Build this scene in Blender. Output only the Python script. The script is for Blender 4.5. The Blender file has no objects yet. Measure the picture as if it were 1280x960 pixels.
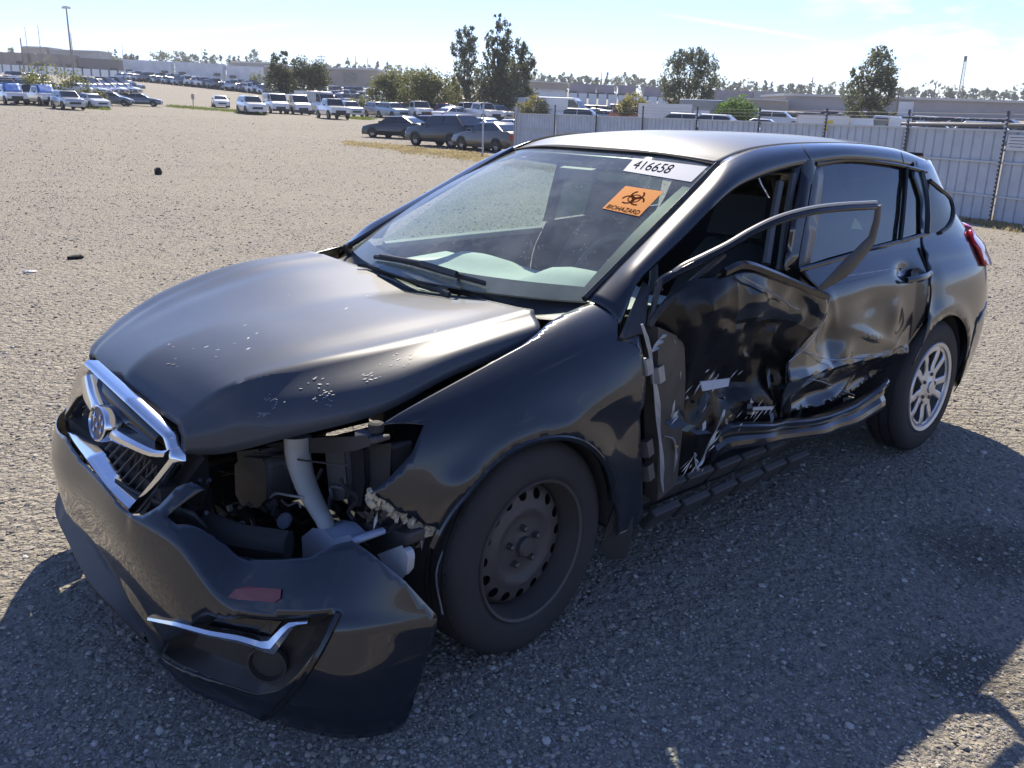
import bpy, bmesh, math, random
import numpy as np
from mathutils import Vector, Matrix
from mathutils.bvhtree import BVHTree
from mathutils.geometry import delaunay_2d_cdt
sc = bpy.context.scene
COL = sc.collection

# ------------------------------------------------------------------ camera
CAM = Vector((1.61219, 2.49718, 1.52686)); YAW, PIT, ROL, FPX = 3.962365, -0.295393, 0.028567, 1120.5
FW = Vector((math.cos(YAW)*math.cos(PIT), math.sin(YAW)*math.cos(PIT), math.sin(PIT)))
_r = FW.cross(Vector((0, 0, 1))).normalized(); _u = _r.cross(FW)
RT = _r*math.cos(ROL)+_u*math.sin(ROL); UP = -_r*math.sin(ROL)+_u*math.cos(ROL)
cd = bpy.data.cameras.new('camera'); cam = bpy.data.objects.new('camera', cd); COL.objects.link(cam)
cam.matrix_world = Matrix(((RT.x, UP.x, -FW.x, CAM.x), (RT.y, UP.y, -FW.y, CAM.y), (RT.z, UP.z, -FW.z, CAM.z), (0, 0, 0, 1)))
cd.sensor_width = 36; cd.lens = 36*FPX/1280; cd.clip_start = 0.05; cd.clip_end = 6000
sc.camera = cam
# ------------------------------------------------------------------ light
SUN_TO = Vector((-0.745, -0.845, 1.0)).normalized()
EL = math.asin(SUN_TO.z); AZ = math.atan2(SUN_TO.x, SUN_TO.y)
w = bpy.data.worlds.new('World'); sc.world = w; w.use_nodes = True
nt = w.node_tree; nt.nodes.clear()
out = nt.nodes.new('ShaderNodeOutputWorld'); bg = nt.nodes.new('ShaderNodeBackground')
sky = nt.nodes.new('ShaderNodeTexSky'); sky.sky_type = 'NISHITA'; sky.sun_disc = False
sky.sun_elevation = EL; sky.sun_rotation = AZ; sky.air_density = 1.0; sky.dust_density = 0.0; sky.ozone_density = 3.0; sky.altitude = 1500
bg.inputs['Strength'].default_value = 0.102
def N(tree, t, **kw):
    n = tree.nodes.new(t)
    for k, v in kw.items():
        if k in n.inputs: n.inputs[k].default_value = v
        else: setattr(n, k, v)
    return n
# thin cirrus and one condensation trail, in sky directions (part of the sky itself)
geo = nt.nodes.new('ShaderNodeTexCoord')
mp = nt.nodes.new('ShaderNodeMapping'); mp.inputs['Scale'].default_value = (1.2, 1.2, 5.0); mp.inputs['Rotation'].default_value = (0.1, 0.22, 0.4)
nz = N(nt, 'ShaderNodeTexNoise'); nz.inputs['Scale'].default_value = 2.6; nz.inputs['Detail'].default_value = 9; nz.inputs['Roughness'].default_value = 0.62; nz.inputs['Distortion'].default_value = 0.6
cr = nt.nodes.new('ShaderNodeValToRGB'); cr.color_ramp.elements[0].position = 0.60; cr.color_ramp.elements[1].position = 0.86
nt.links.new(geo.outputs['Generated'], mp.inputs['Vector']); nt.links.new(mp.outputs['Vector'], nz.inputs['Vector']); nt.links.new(nz.outputs['Fac'], cr.inputs['Fac'])
def raydir(px, py):
    return (FW+RT*((px-640)/FPX)-UP*((py-480)/FPX))
_a, _b = raydir(812, 15).normalized(), raydir(1052, 54).normalized()
_n = _a.cross(_b).normalized(); _m = (_a+_b).normalized(); _half = math.acos(_a.dot(_b))/2
def vdot(v):
    d = nt.nodes.new('ShaderNodeVectorMath'); d.operation = 'DOT_PRODUCT'; d.inputs[1].default_value = v
    nt.links.new(geo.outputs['Generated'], d.inputs[0]); return d.outputs['Value']
def wm(op, a, b=None):
    m = nt.nodes.new('ShaderNodeMath'); m.operation = op
    for i, q in enumerate((a, b)):
        if q is None: continue
        if isinstance(q, (int, float)): m.inputs[i].default_value = q
        else: nt.links.new(q, m.inputs[i])
    return m.outputs[0]
trail = wm('MULTIPLY', wm('SUBTRACT', 1.0, wm('MINIMUM', wm('DIVIDE', wm('ABSOLUTE', vdot(_n)), 0.0028), 1.0)),
           wm('MINIMUM', wm('MAXIMUM', wm('MULTIPLY', wm('SUBTRACT', vdot(_m), math.cos(_half)), 260.0), 0.0), 1.0))
cl = wm('MULTIPLY', cr.outputs['Color'], 0.62)
_c = raydir(1290, 45).normalized(); mp2 = nt.nodes.new('ShaderNodeMapping'); mp2.inputs['Scale'].default_value = (5, 5, 16); mp2.inputs['Rotation'].default_value = (0.2, 0.1, 0.9); nz2 = nt.nodes.new('ShaderNodeTexNoise'); nz2.inputs['Scale'].default_value = 2.0; nz2.inputs['Detail'].default_value = 8; nz2.inputs['Roughness'].default_value = .6
nt.links.new(geo.outputs['Generated'], mp2.inputs['Vector']); nt.links.new(mp2.outputs[0], nz2.inputs['Vector'])
wisp = wm('MULTIPLY', wm('MINIMUM', wm('MAXIMUM', wm('MULTIPLY', wm('SUBTRACT', vdot(_c), math.cos(math.radians(13))), 42.0), 0.0), 1.0), wm('MINIMUM', wm('MAXIMUM', wm('MULTIPLY', wm('SUBTRACT', nz2.outputs['Fac'], .43), 4.0), 0.0), .85))
cl = wm('MAXIMUM', cl, wisp)
fac = wm('MAXIMUM', cl, wm('MULTIPLY', trail, 0.38))
mx = nt.nodes.new('ShaderNodeMix'); mx.data_type = 'RGBA'; mx.inputs['B'].default_value = (9.0, 9.2, 9.6, 1)
tint = nt.nodes.new('ShaderNodeVectorMath'); tint.operation = 'MULTIPLY'; tint.inputs[1].default_value = (.86, .88, 1.15); nt.links.new(sky.outputs['Color'], tint.inputs[0])
nt.links.new(fac, mx.inputs['Factor']); nt.links.new(tint.outputs[0], mx.inputs['A'])
nt.links.new(mx.outputs['Result'], bg.inputs['Color']); nt.links.new(bg.outputs[0], out.inputs[0])
sd = bpy.data.lights.new('sun', 'SUN'); sd.energy = 5.0; sd.angle = math.radians(0.53); sd.color = (1.0, 0.905, 0.75)
so = bpy.data.objects.new('sun', sd); COL.objects.link(so); so.rotation_euler = (-SUN_TO).to_track_quat('-Z', 'Y').to_euler()
sc.view_settings.view_transform = 'Standard'; sc.view_settings.look = 'None'; sc.view_settings.exposure = 0.78; sc.view_settings.gamma = 1.0
sc.cycles.max_bounces = 10; sc.cycles.transparent_max_bounces = 16; sc.cycles.caustics_reflective = False; sc.cycles.caustics_refractive = False
sc.cycles.sample_clamp_indirect = 6.0

# ------------------------------------------------------------------ point helpers: sight lines of the surveyed photograph
def atx(px, py, x): d = raydir(px, py); return CAM+d*((x-CAM.x)/d.x)
def aty(px, py, y): d = raydir(px, py); return CAM+d*((y-CAM.y)/d.y)
def atz(px, py, z): d = raydir(px, py); return CAM+d*((z-CAM.z)/d.z)
def atd(px, py, D):
    d = raydir(px, py); return CAM+d*(D/math.hypot(d.x, d.y))
def pjz(px, x, y):                                     # image row is not needed: height of the sight line over a ground spot
    return px
# ------------------------------------------------------------------ object helpers
def link(o, parent=None):
    COL.objects.link(o)
    if parent is not None: o.parent = parent
    return o
def empty(name, loc=(0, 0, 0), rz=0.0, label=None, cat=None, group=None):
    o = bpy.data.objects.new(name, None); o.empty_display_size = 0.2; COL.objects.link(o)
    o.location = loc; o.rotation_euler = (0, 0, rz); tag(o, label, cat, group); return o
def tag(o, label=None, cat=None, group=None, kind=None):
    if label: o['label'] = label
    if cat: o['category'] = cat
    if group: o['group'] = group
    if kind: o['kind'] = kind
    return o
def mesh_obj(name, V, F, mat, parent=None, smooth=True, sharp=None, thick=0.0, fmats=None, loc=None):
    me = bpy.data.meshes.new(name); me.from_pydata([tuple(v) for v in V], [], [tuple(f) for f in F])
    for m in (mat if isinstance(mat, (list, tuple)) else [mat]): me.materials.append(m)
    if fmats is not None: me.polygons.foreach_set('material_index', fmats)
    if smooth:
        me.polygons.foreach_set('use_smooth', [True]*len(me.polygons))
        if sharp: me.set_sharp_from_angle(angle=math.radians(sharp))
    me.update()
    o = bpy.data.objects.new(name, me); link(o, parent)
    if loc is not None: o.location = loc
    if thick:
        md = o.modifiers.new('thickness', 'SOLIDIFY'); md.thickness = abs(thick); md.offset = -1 if thick > 0 else 1; md.use_even_offset = False
    return o
class MB:
    """collects boxes, bars, tubes and lathes for ONE mesh"""
    def __init__(s): s.V = []; s.F = []; s.M = []; s.m = 0
    def add(s, V, F):
        k = len(s.V); s.V += [Vector(v) for v in V]; s.F += [tuple(i+k for i in f) for f in F]; s.M += [s.m]*len(F); return s
    def box(s, c, size, rz=0.0, rx=0.0, ry=0.0, taper=1.0):
        R = Matrix.Rotation(rz, 3, 'Z') @ Matrix.Rotation(ry, 3, 'Y') @ Matrix.Rotation(rx, 3, 'X'); c = Vector(c)
        V = []
        for z in (-.5, .5):
            t = taper if z > 0 else 1
            for x, y in ((-.5, -.5), (.5, -.5), (.5, .5), (-.5, .5)):
                V.append(c+R @ Vector((x*size[0]*t, y*size[1]*t, z*size[2])))
        return s.add(V, [(0, 3, 2, 1), (4, 5, 6, 7), (0, 1, 5, 4), (1, 2, 6, 5), (2, 3, 7, 6), (3, 0, 4, 7)])
    def tube(s, pts, r, n=6, cap=True, flat=1.0):
        pts = [Vector(p) for p in pts]; V = []; F = []
        rr = r if isinstance(r, (list, tuple)) else [r]*len(pts)
        prev = None
        for i, p in enumerate(pts):
            t = (pts[min(i+1, len(pts)-1)]-pts[max(i-1, 0)]).normalized()
            a = (prev if prev is not None else (Vector((0, 0, 1)) if abs(t.z) < .9 else Vector((1, 0, 0))))
            a = (a-t*a.dot(t)).normalized(); prev = a; b = t.cross(a)
            for k in range(n):
                q = 2*math.pi*k/n; V.append(p+(a*math.cos(q)+b*math.sin(q)*flat)*rr[i])
        for i in range(len(pts)-1):
            for k in range(n): F.append((i*n+k, i*n+(k+1) % n, (i+1)*n+(k+1) % n, (i+1)*n+k))
        if cap: F.append(tuple(range(n))[::-1]); F.append(tuple((len(pts)-1)*n+k for k in range(n)))
        return s.add(V, F)
    def lathe(s, prof, n=32, M=Matrix.Identity(4)):
        """prof: (axial y, radius); axis = local Y"""
        V = []; F = []
        for y, r in prof:
            for k in range(n):
                q = 2*math.pi*k/n; V.append(M @ Vector((r*math.cos(q), y, r*math.sin(q))))
        for i in range(len(prof)-1):
            for k in range(n): F.append((i*n+k, (i+1)*n+k, (i+1)*n+(k+1) % n, i*n+(k+1) % n))
        return s.add(V, F)
    def prism(s, poly, h, M=Matrix.Identity(4)):
        n = len(poly); V = [M @ Vector((x, y, 0)) for x, y in poly]+[M @ Vector((x, y, h)) for x, y in poly]
        return s.add(V, [tuple(range(n))[::-1], tuple(range(n, 2*n))]+[(k, (k+1) % n, n+(k+1) % n, n+k) for k in range(n)])
    def obj(s, name, mat, parent=None, smooth=False, sharp=35, thick=0.0, loc=None):
        return mesh_obj(name, s.V, s.F, mat, parent, smooth, sharp if smooth else None, thick, s.M if isinstance(mat, (list, tuple)) else None, loc)
def pchip(xs, ys):
    xs = np.array(xs, float); ys = np.array(ys, float); h = np.diff(xs); d = np.diff(ys)/h; m = np.zeros(len(xs))
    for i in range(1, len(xs)-1):
        if d[i-1]*d[i] > 0:
            w1 = 2*h[i]+h[i-1]; w2 = h[i]+2*h[i-1]; m[i] = (w1+w2)/(w1/d[i-1]+w2/d[i])
    m[0] = d[0]; m[-1] = d[-1]
    xl, yl, hl, ml = xs.tolist(), ys.tolist(), h.tolist(), m.tolist()
    import bisect
    def f(x):
        if x <= xl[0]: return yl[0]
        if x >= xl[-1]: return yl[-1]
        i = bisect.bisect_right(xl, x)-1; t = (x-xl[i])/hl[i]
        return (yl[i]*(1+2*t)*(1-t)**2+ml[i]*hl[i]*t*(1-t)**2+yl[i+1]*t*t*(3-2*t)+ml[i+1]*hl[i]*t*t*(t-1))
    return f
def spline(P, n):
    """Catmull-Rom through 3D points, n samples by chord length"""
    P = [Vector(p) for p in P]
    if len(P) == 2: return [P[0].lerp(P[1], i/(n-1)) for i in range(n)]
    Q = [P[0]*2-P[1]]+P+[P[-1]*2-P[-2]]; S = []
    for i in range(1, len(Q)-2):
        for k in range(12):
            t = k/12; a, b, c, d = Q[i-1:i+3]
            S.append(0.5*((2*b)+(c-a)*t+(2*a-5*b+4*c-d)*t*t+(3*b-a-3*c+d)*t**3))
    S.append(P[-1]); return resample(S, n)
def resample(S, n):
    L = [0]
    for a, b in zip(S, S[1:]): L.append(L[-1]+(b-a).length)
    o = []; j = 0
    for i in range(n):
        t = L[-1]*i/(n-1)
        while j < len(S)-2 and L[j+1] < t: j += 1
        u = (t-L[j])/max(1e-9, L[j+1]-L[j]); o.append(S[j].lerp(S[j+1], min(1, u)))
    return o
def grid(rows):
    n, m = len(rows), len(rows[0]); V = [p for r in rows for p in r]
    return V, [(i*m+j, i*m+j+1, (i+1)*m+j+1, (i+1)*m+j) for i in range(n-1) for j in range(m-1)]
def flip(F): return [tuple(reversed(f)) for f in F]
def cdt(outline, step, holes=(), extra=()):
    """triangulate a 2D outline with interior points about every step; holes are left open"""
    ol = [Vector((a[0], a[1])) for a in outline]
    def dens(L, st):
        o = []
        for a, b in zip(L, L[1:]+L[:1]):
            k = max(1, int((b-a).length/st)); o += [a.lerp(b, i/k) for i in range(k)]
        return o
    loops = [dens(ol, step)]+[dens([Vector((a[0], a[1])) for a in h], step) for h in holes]
    pts = []; edges = []
    for L in loops:
        k = len(pts); pts += L; edges += [(k+i, k+(i+1) % len(L)) for i in range(len(L))]
    A = np.array([(p.x, p.y) for p in pts]); lo = A.min(0); hi = A.max(0)
    def inside(q, L):
        c = False; x, y = q
        for a, b in zip(L, L[1:]+L[:1]):
            if (a.y > y) != (b.y > y) and x < (b.x-a.x)*(y-a.y)/(b.y-a.y)+a.x: c = not c
        return c
    i = 0; y = lo[1]+step*.5
    while y < hi[1]:
        x = lo[0]+step*(.25+.5*(i % 2))
        while x < hi[0]:
            if ((A-(x, y))**2).sum(1).min() > (step*.55)**2 and inside((x, y), loops[0]) and not any(inside((x, y), L) for L in loops[1:]): pts.append(Vector((x, y)))
            x += step
        y += step*.87; i += 1
    pts += [Vector(e) for e in extra]
    V, _, F, _, _, _ = delaunay_2d_cdt(pts, edges, [], 0, 1e-6)
    G = []
    for f in F:
        c = (V[f[0]]+V[f[1]]+V[f[2]])/3
        if inside((c.x, c.y), loops[0]) and not any(inside((c.x, c.y), L) for L in loops[1:]): G.append(tuple(f))
    return V, G
# ------------------------------------------------------------------ materials
MAT = {}
def mat(name, col=(.5, .5, .5), rough=.5, metal=0.0, coat=0.0, spec=.5, var=0.0, vscale=20.0, bump=0.0, bscale=60.0, emit=None, dirt=0.0, dirtcol=(.30, .26, .21), dscale=3.0, coat_rough=.03):
    m = bpy.data.materials.new(name); m.use_nodes = True; t = m.node_tree; b = t.nodes['Principled BSDF']; MAT[name] = m
    b.inputs['Base Color'].default_value = (*col, 1); b.inputs['Roughness'].default_value = rough; b.inputs['Metallic'].default_value = metal
    b.inputs['Coat Weight'].default_value = coat; b.inputs['Coat Roughness'].default_value = coat_rough; b.inputs['Specular IOR Level'].default_value = spec
    tc = None
    def co():
        nonlocal tc
        if tc is None: tc = t.nodes.new('ShaderNodeTexCoord')
        return tc.outputs['Object']
    last = None
    if var:
        n = N(t, 'ShaderNodeTexNoise'); n.inputs['Scale'].default_value = vscale; n.inputs['Detail'].default_value = 6; t.links.new(co(), n.inputs['Vector'])
        r = N(t, 'ShaderNodeMapRange'); r.inputs['From Min'].default_value = .3; r.inputs['From Max'].default_value = .7; r.inputs['To Min'].default_value = 1-var; r.inputs['To Max'].default_value = 1+var
        t.links.new(n.outputs['Fac'], r.inputs['Value'])
        mm = N(t, 'ShaderNodeVectorMath', operation='SCALE'); mm.inputs[0].default_value = col; t.links.new(r.outputs[0], mm.inputs['Scale']); t.links.new(mm.outputs[0], b.inputs['Base Color']); last = mm.outputs[0]
    if dirt:
        n = N(t, 'ShaderNodeTexNoise'); n.inputs['Scale'].default_value = dscale; n.inputs['Detail'].default_value = 8; n.inputs['Roughness'].default_value = .7; t.links.new(co(), n.inputs['Vector'])
        r = N(t, 'ShaderNodeMapRange'); r.inputs['From Min'].default_value = .35; r.inputs['From Max'].default_value = .75; r.inputs['To Min'].default_value = dirt*.35; r.inputs['To Max'].default_value = dirt
        t.links.new(n.outputs['Fac'], r.inputs['Value'])
        x = N(t, 'ShaderNodeMix'); x.data_type = 'RGBA'; x.inputs['A'].default_value = (*col, 1); x.inputs['B'].default_value = (*dirtcol, 1); t.links.new(r.outputs[0], x.inputs['Factor'])
        if last: t.links.new(last, x.inputs['A'])
        t.links.new(x.outputs['Result'], b.inputs['Base Color'])
        r2 = N(t, 'ShaderNodeMath', operation='MULTIPLY_ADD'); r2.inputs[1].default_value = .4; r2.inputs[2].default_value = rough; t.links.new(r.outputs[0], r2.inputs[0]); t.links.new(r2.outputs[0], b.inputs['Roughness'])
    if bump:
        n = N(t, 'ShaderNodeTexNoise'); n.inputs['Scale'].default_value = bscale; n.inputs['Detail'].default_value = 5; t.links.new(co(), n.inputs['Vector'])
        bu = N(t, 'ShaderNodeBump'); bu.inputs['Strength'].default_value = bump; bu.inputs['Distance'].default_value = .01; t.links.new(n.outputs['Fac'], bu.inputs['Height']); t.links.new(bu.outputs[0], b.inputs['Normal'])
    if emit: b.inputs['Emission Color'].default_value = (*emit, 1); b.inputs['Emission Strength'].default_value = 1
    return m
def glass(name, tint, dust=.05, refl=1.5, dustcol=(.45, .45, .42), speck=0.0):
    """thin pane: tinted transparency under a mirror coat, with a film of dust"""
    m = bpy.data.materials.new(name); m.use_nodes = True; t = m.node_tree; t.nodes.clear(); MAT[name] = m
    o = t.nodes.new('ShaderNodeOutputMaterial'); tr = N(t, 'ShaderNodeBsdfTransparent'); tr.inputs[0].default_value = (*tint, 1)
    gl = N(t, 'ShaderNodeBsdfGlossy'); gl.inputs['Roughness'].default_value = .015
    lw = N(t, 'ShaderNodeLayerWeight'); lw.inputs['Blend'].default_value = .5; f0 = ((refl-1)/(refl+1))**2*1.6
    pw = N(t, 'ShaderNodeMath', operation='POWER'); pw.inputs[1].default_value = 4.5; t.links.new(lw.outputs['Facing'], pw.inputs[0])
    fr = N(t, 'ShaderNodeMath', operation='MULTIPLY_ADD'); fr.inputs[1].default_value = .9; fr.inputs[2].default_value = f0; t.links.new(pw.outputs[0], fr.inputs[0])
    a = N(t, 'ShaderNodeMixShader'); t.links.new(fr.outputs[0], a.inputs[0]); t.links.new(tr.outputs[0], a.inputs[1]); t.links.new(gl.outputs[0], a.inputs[2])
    df = N(t, 'ShaderNodeBsdfDiffuse'); df.inputs[0].default_value = (*dustcol, 1)
    tc = t.nodes.new('ShaderNodeTexCoord')
    n = N(t, 'ShaderNodeTexNoise'); n.inputs['Scale'].default_value = 5; n.inputs['Detail'].default_value = 9; n.inputs['Roughness'].default_value = .65; t.links.new(tc.outputs['Object'], n.inputs['Vector'])
    r = N(t, 'ShaderNodeMapRange'); r.inputs['From Min'].default_value = .35; r.inputs['From Max'].default_value = .7; r.inputs['To Min'].default_value = dust*.35; r.inputs['To Max'].default_value = dust; t.links.new(n.outputs['Fac'], r.inputs['Value'])
    fac = r.outputs[0]
    if speck:
        v = N(t, 'ShaderNodeTexVoronoi'); v.inputs['Scale'].default_value = 55; t.links.new(tc.outputs['Object'], v.inputs['Vector'])
        q = N(t, 'ShaderNodeMapRange'); q.inputs['From Min'].default_value = .16; q.inputs['From Max'].default_value = .05; q.inputs['To Min'].default_value = 0; q.inputs['To Max'].default_value = speck; t.links.new(v.outputs['Distance'], q.inputs['Value'])
        n2 = N(t, 'ShaderNodeTexNoise'); n2.inputs['Scale'].default_value = 7; t.links.new(tc.outputs['Object'], n2.inputs['Vector'])
        q2 = N(t, 'ShaderNodeMapRange'); q2.inputs['From Min'].default_value = .48; q2.inputs['From Max'].default_value = .62; t.links.new(n2.outputs['Fac'], q2.inputs['Value'])
        mu = N(t, 'ShaderNodeMath', operation='MULTIPLY_ADD'); t.links.new(q.outputs[0], mu.inputs[0]); t.links.new(q2.outputs[0], mu.inputs[1]); t.links.new(fac, mu.inputs[2]); fac = mu.outputs[0]
    b = N(t, 'ShaderNodeMixShader'); t.links.new(fac, b.inputs[0]); t.links.new(a.outputs[0], b.inputs[1]); t.links.new(df.outputs[0], b.inputs[2]); t.links.new(b.outputs[0], o.inputs[0])
    return m
# ------------------------------------------------------------------ terrain: a level yard round the car, a shallow dip, then a slow rise to the far lots
_T = {20: pchip([0, 9, 25, 50, 86, 120, 207, 350, 600, 1500, 4000], [0, 0, -.1, .1, .75, 1.7, 5.7, 8.9, 13, 30, 60]),
      450: pchip([0, 9, 22, 45, 60, 90, 115, 180, 250, 350, 600, 1500, 4000], [0, 0, -.4, -.42, -.38, .3, .55, 3.3, 5.6, 9, 14, 30, 60]),
      1200: pchip([0, 9, 21, 45, 90, 140, 240, 370, 600, 1500, 4000], [0, 0, -.42, -.3, .6, 1.5, 3.9, 8.3, 13, 28, 60])}
FH = Vector((math.cos(YAW), math.sin(YAW))); RH = Vector((FH.y, -FH.x))
def terr(x, y):
    d = Vector((x-CAM.x, y-CAM.y)); D = d.length; f = d.dot(FH); r = d.dot(RH)
    px = 640+1171*r/f if f > .3*D else (20 if r < 0 else 1200)
    px = min(1200, max(20, px))
    if px < 450: t = (px-20)/430; a, b = 20, 450
    else: t = (px-450)/750; a, b = 450, 1200
    t = t*t*(3-2*t); return _T[a](D)*(1-t)+_T[b](D)*t
def gnd(px, D, sink=0.0):
    """spot on the ground at distance D along the bearing of photo column px"""
    d = raydir(px, 150); k = D/math.hypot(d.x, d.y); x, y = CAM.x+d.x*k, CAM.y+d.y*k
    return Vector((x, y, terr(x, y)-sink))
def face(px, turn=0.0):
    """heading angle whose +X axis looks at the camera from column px, turned by degrees"""
    d = raydir(px, 150); return math.atan2(-d.y, -d.x)+math.radians(turn)
def gravel_material():
    m = bpy.data.materials.new('gravel'); m.use_nodes = True; t = m.node_tree; b = t.nodes['Principled BSDF']
    tc = t.nodes.new('ShaderNodeTexCoord'); P = tc.outputs['Object']
    def noise(s, d=6, r=.6):
        n = N(t, 'ShaderNodeTexNoise'); n.inputs['Scale'].default_value = s; n.inputs['Detail'].default_value = d; n.inputs['Roughness'].default_value = r; t.links.new(P, n.inputs['Vector']); return n.outputs['Fac']
    def mr(v, a, b_, c, d):
        r = N(t, 'ShaderNodeMapRange'); r.inputs['From Min'].default_value = a; r.inputs['From Max'].default_value = b_; r.inputs['To Min'].default_value = c; r.inputs['To Max'].default_value = d; t.links.new(v, r.inputs['Value']); return r.outputs[0]
    def mix(f, a, c):
        x = N(t, 'ShaderNodeMix'); x.data_type = 'RGBA'
        for k, q in (('A', a), ('B', c)):
            if isinstance(q, tuple): x.inputs[k].default_value = (*q, 1)
            else: t.links.new(q, x.inputs[k])
        t.links.new(f, x.inputs['Factor']); return x.outputs['Result']
    def vor(s, feat='F1', out='Distance'):
        v = N(t, 'ShaderNodeTexVoronoi'); v.feature = feat; v.inputs['Scale'].default_value = s; t.links.new(P, v.inputs['Vector']); return v.outputs[out]
    base = mix(mr(noise(.35, 5), .35, .65, 0, 1), (.40, .355, .285), (.355, .32, .262))
    base = mix(mr(noise(2.2, 8, .7), .38, .68, 0, 1), base, (.42, .375, .295))
    mpt = N(t, 'ShaderNodeMapping'); mpt.inputs['Rotation'].default_value = (0, 0, .62); mpt.inputs['Scale'].default_value = (.06, 1.3, 1); t.links.new(P, mpt.inputs['Vector'])
    ntr = N(t, 'ShaderNodeTexNoise'); ntr.inputs['Scale'].default_value = 1.0; ntr.inputs['Detail'].default_value = 5; t.links.new(mpt.outputs[0], ntr.inputs['Vector'])
    base = mix(mr(ntr.outputs['Fac'], .45, .72, 0, .55), base, (.30, .275, .235))
    cells = N(t, 'ShaderNodeRGBToBW'); t.links.new(vor(42, 'F1', 'Color'), cells.inputs[0])
    base = mix(mr(cells.outputs[0], .25, .8, 0, .8), base, (.23, .21, .175))
    cells2 = N(t, 'ShaderNodeRGBToBW'); t.links.new(vor(95, 'F1', 'Color'), cells2.inputs[0])
    base = mix(mr(cells2.outputs[0], .45, .95, 0, .55), base, (.48, .44, .37))
    # oil-soaked and damp patches beside the car
    def patch(c, rx, ry, seed):
        mp = N(t, 'ShaderNodeMapping'); mp.inputs['Location'].default_value = (-c[0]/rx, -c[1]/ry, 0); mp.inputs['Scale'].default_value = (1/rx, 1/ry, 0); t.links.new(P, mp.inputs['Vector'])
        le = N(t, 'ShaderNodeVectorMath', operation='LENGTH'); t.links.new(mp.outputs[0], le.inputs[0])
        s = N(t, 'ShaderNodeMath', operation='MULTIPLY_ADD'); s.inputs[1].default_value = -1.6; t.links.new(noise(5+seed, 4), s.inputs[0]); t.links.new(le.outputs['Value'], s.inputs[2])
        return mr(s.outputs[0], -.40, .40, .58, 0)
    for c, rx, ry, sd_ in [(atz(1240, 692, 0), .34, .26, 0), (atz(1215, 842, 0), .20, .20, 1.3)]:
        base = mix(patch(c, rx, ry, sd_), base, (.075, .068, .055))
    t.links.new(base, b.inputs['Base Color']); b.inputs['Roughness'].default_value = .95; b.inputs['Specular IOR Level'].default_value = .15
    hs = []
    for s, wgt in ((28, 1.0), (70, .5)):
        h = N(t, 'ShaderNodeMath', operation='MULTIPLY'); h.inputs[1].default_value = -wgt; t.links.new(vor(s), h.inputs[0]); hs.append(h.outputs[0])
    a = N(t, 'ShaderNodeMath', operation='ADD'); t.links.new(hs[0], a.inputs[0]); t.links.new(hs[1], a.inputs[1])
    a2 = N(t, 'ShaderNodeMath', operation='ADD'); t.links.new(a.outputs[0], a2.inputs[0]); t.links.new(mr(noise(9, 8, .7), 0, 1, -.9, .9), a2.inputs[1])
    bu = N(t, 'ShaderNodeBump'); bu.inputs['Strength'].default_value = 1.0; bu.inputs['Distance'].default_value = .028; t.links.new(a2.outputs[0], bu.inputs['Height']); t.links.new(bu.outputs[0], b.inputs['Normal'])
    return m
M_GRAVEL = gravel_material()
def build_ground():
    radii = [0]; r = .35
    while r < 1500: radii.append(r); r *= 1.055 if r < 700 else 1.2
    n = 240; V = []; F = []
    rng = np.random.RandomState(3)
    for i, R_ in enumerate(radii[1:]):
        for k in range(n):
            a = 2*math.pi*k/n; x, y = CAM.x+R_*math.cos(a), CAM.y+R_*math.sin(a)
            V.append((x, y, terr(x, y)))
    V.append((CAM.x, CAM.y, 0)); c = len(V)-1; m = len(radii)-1
    for k in range(n): F.append((c, k, (k+1) % n))
    for i in range(m-1):
        for k in range(n): F.append((i*n+k, (i+1)*n+k, (i+1)*n+(k+1) % n, i*n+(k+1) % n))
    tag(mesh_obj('ground', V, F, M_GRAVEL), kind='structure')
build_ground()
# loose stones lying on the yard near the car: one mass, instanced by geometry nodes
def stone_material():
    m = bpy.data.materials.new('stone'); m.use_nodes = True; t = m.node_tree; b = t.nodes['Principled BSDF']
    oi = t.nodes.new('ShaderNodeObjectInfo'); g = t.nodes.new('ShaderNodeNewGeometry')
    r = t.nodes.new('ShaderNodeValToRGB'); e = r.color_ramp.elements; e[0].color = (.17, .16, .145, 1); e[1].color = (.60, .56, .48, 1)
    e.new(.45).color = (.36, .325, .265, 1); e.new(.7).color = (.42, .365, .285, 1); e.new(.8).color = (.30, .285, .265, 1)
    t.links.new(oi.outputs['Random'], r.inputs['Fac'])
    n = t.nodes.new('ShaderNodeTexNoise'); n.inputs['Scale'].default_value = 9; tc = t.nodes.new('ShaderNodeTexCoord'); t.links.new(tc.outputs['Object'], n.inputs['Vector'])
    mr = t.nodes.new('ShaderNodeMapRange'); mr.inputs['To Min'].default_value = .7; mr.inputs['To Max'].default_value = 1.25; t.links.new(n.outputs['Fac'], mr.inputs['Value'])
    s = t.nodes.new('ShaderNodeVectorMath'); s.operation = 'SCALE'; t.links.new(r.outputs[0], s.inputs[0]); t.links.new(mr.outputs[0], s.inputs['Scale']); t.links.new(s.outputs[0], b.inputs['Base Color'])
    b.inputs['Roughness'].default_value = .9; b.inputs['Specular IOR Level'].default_value = .2
    return m
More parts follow.
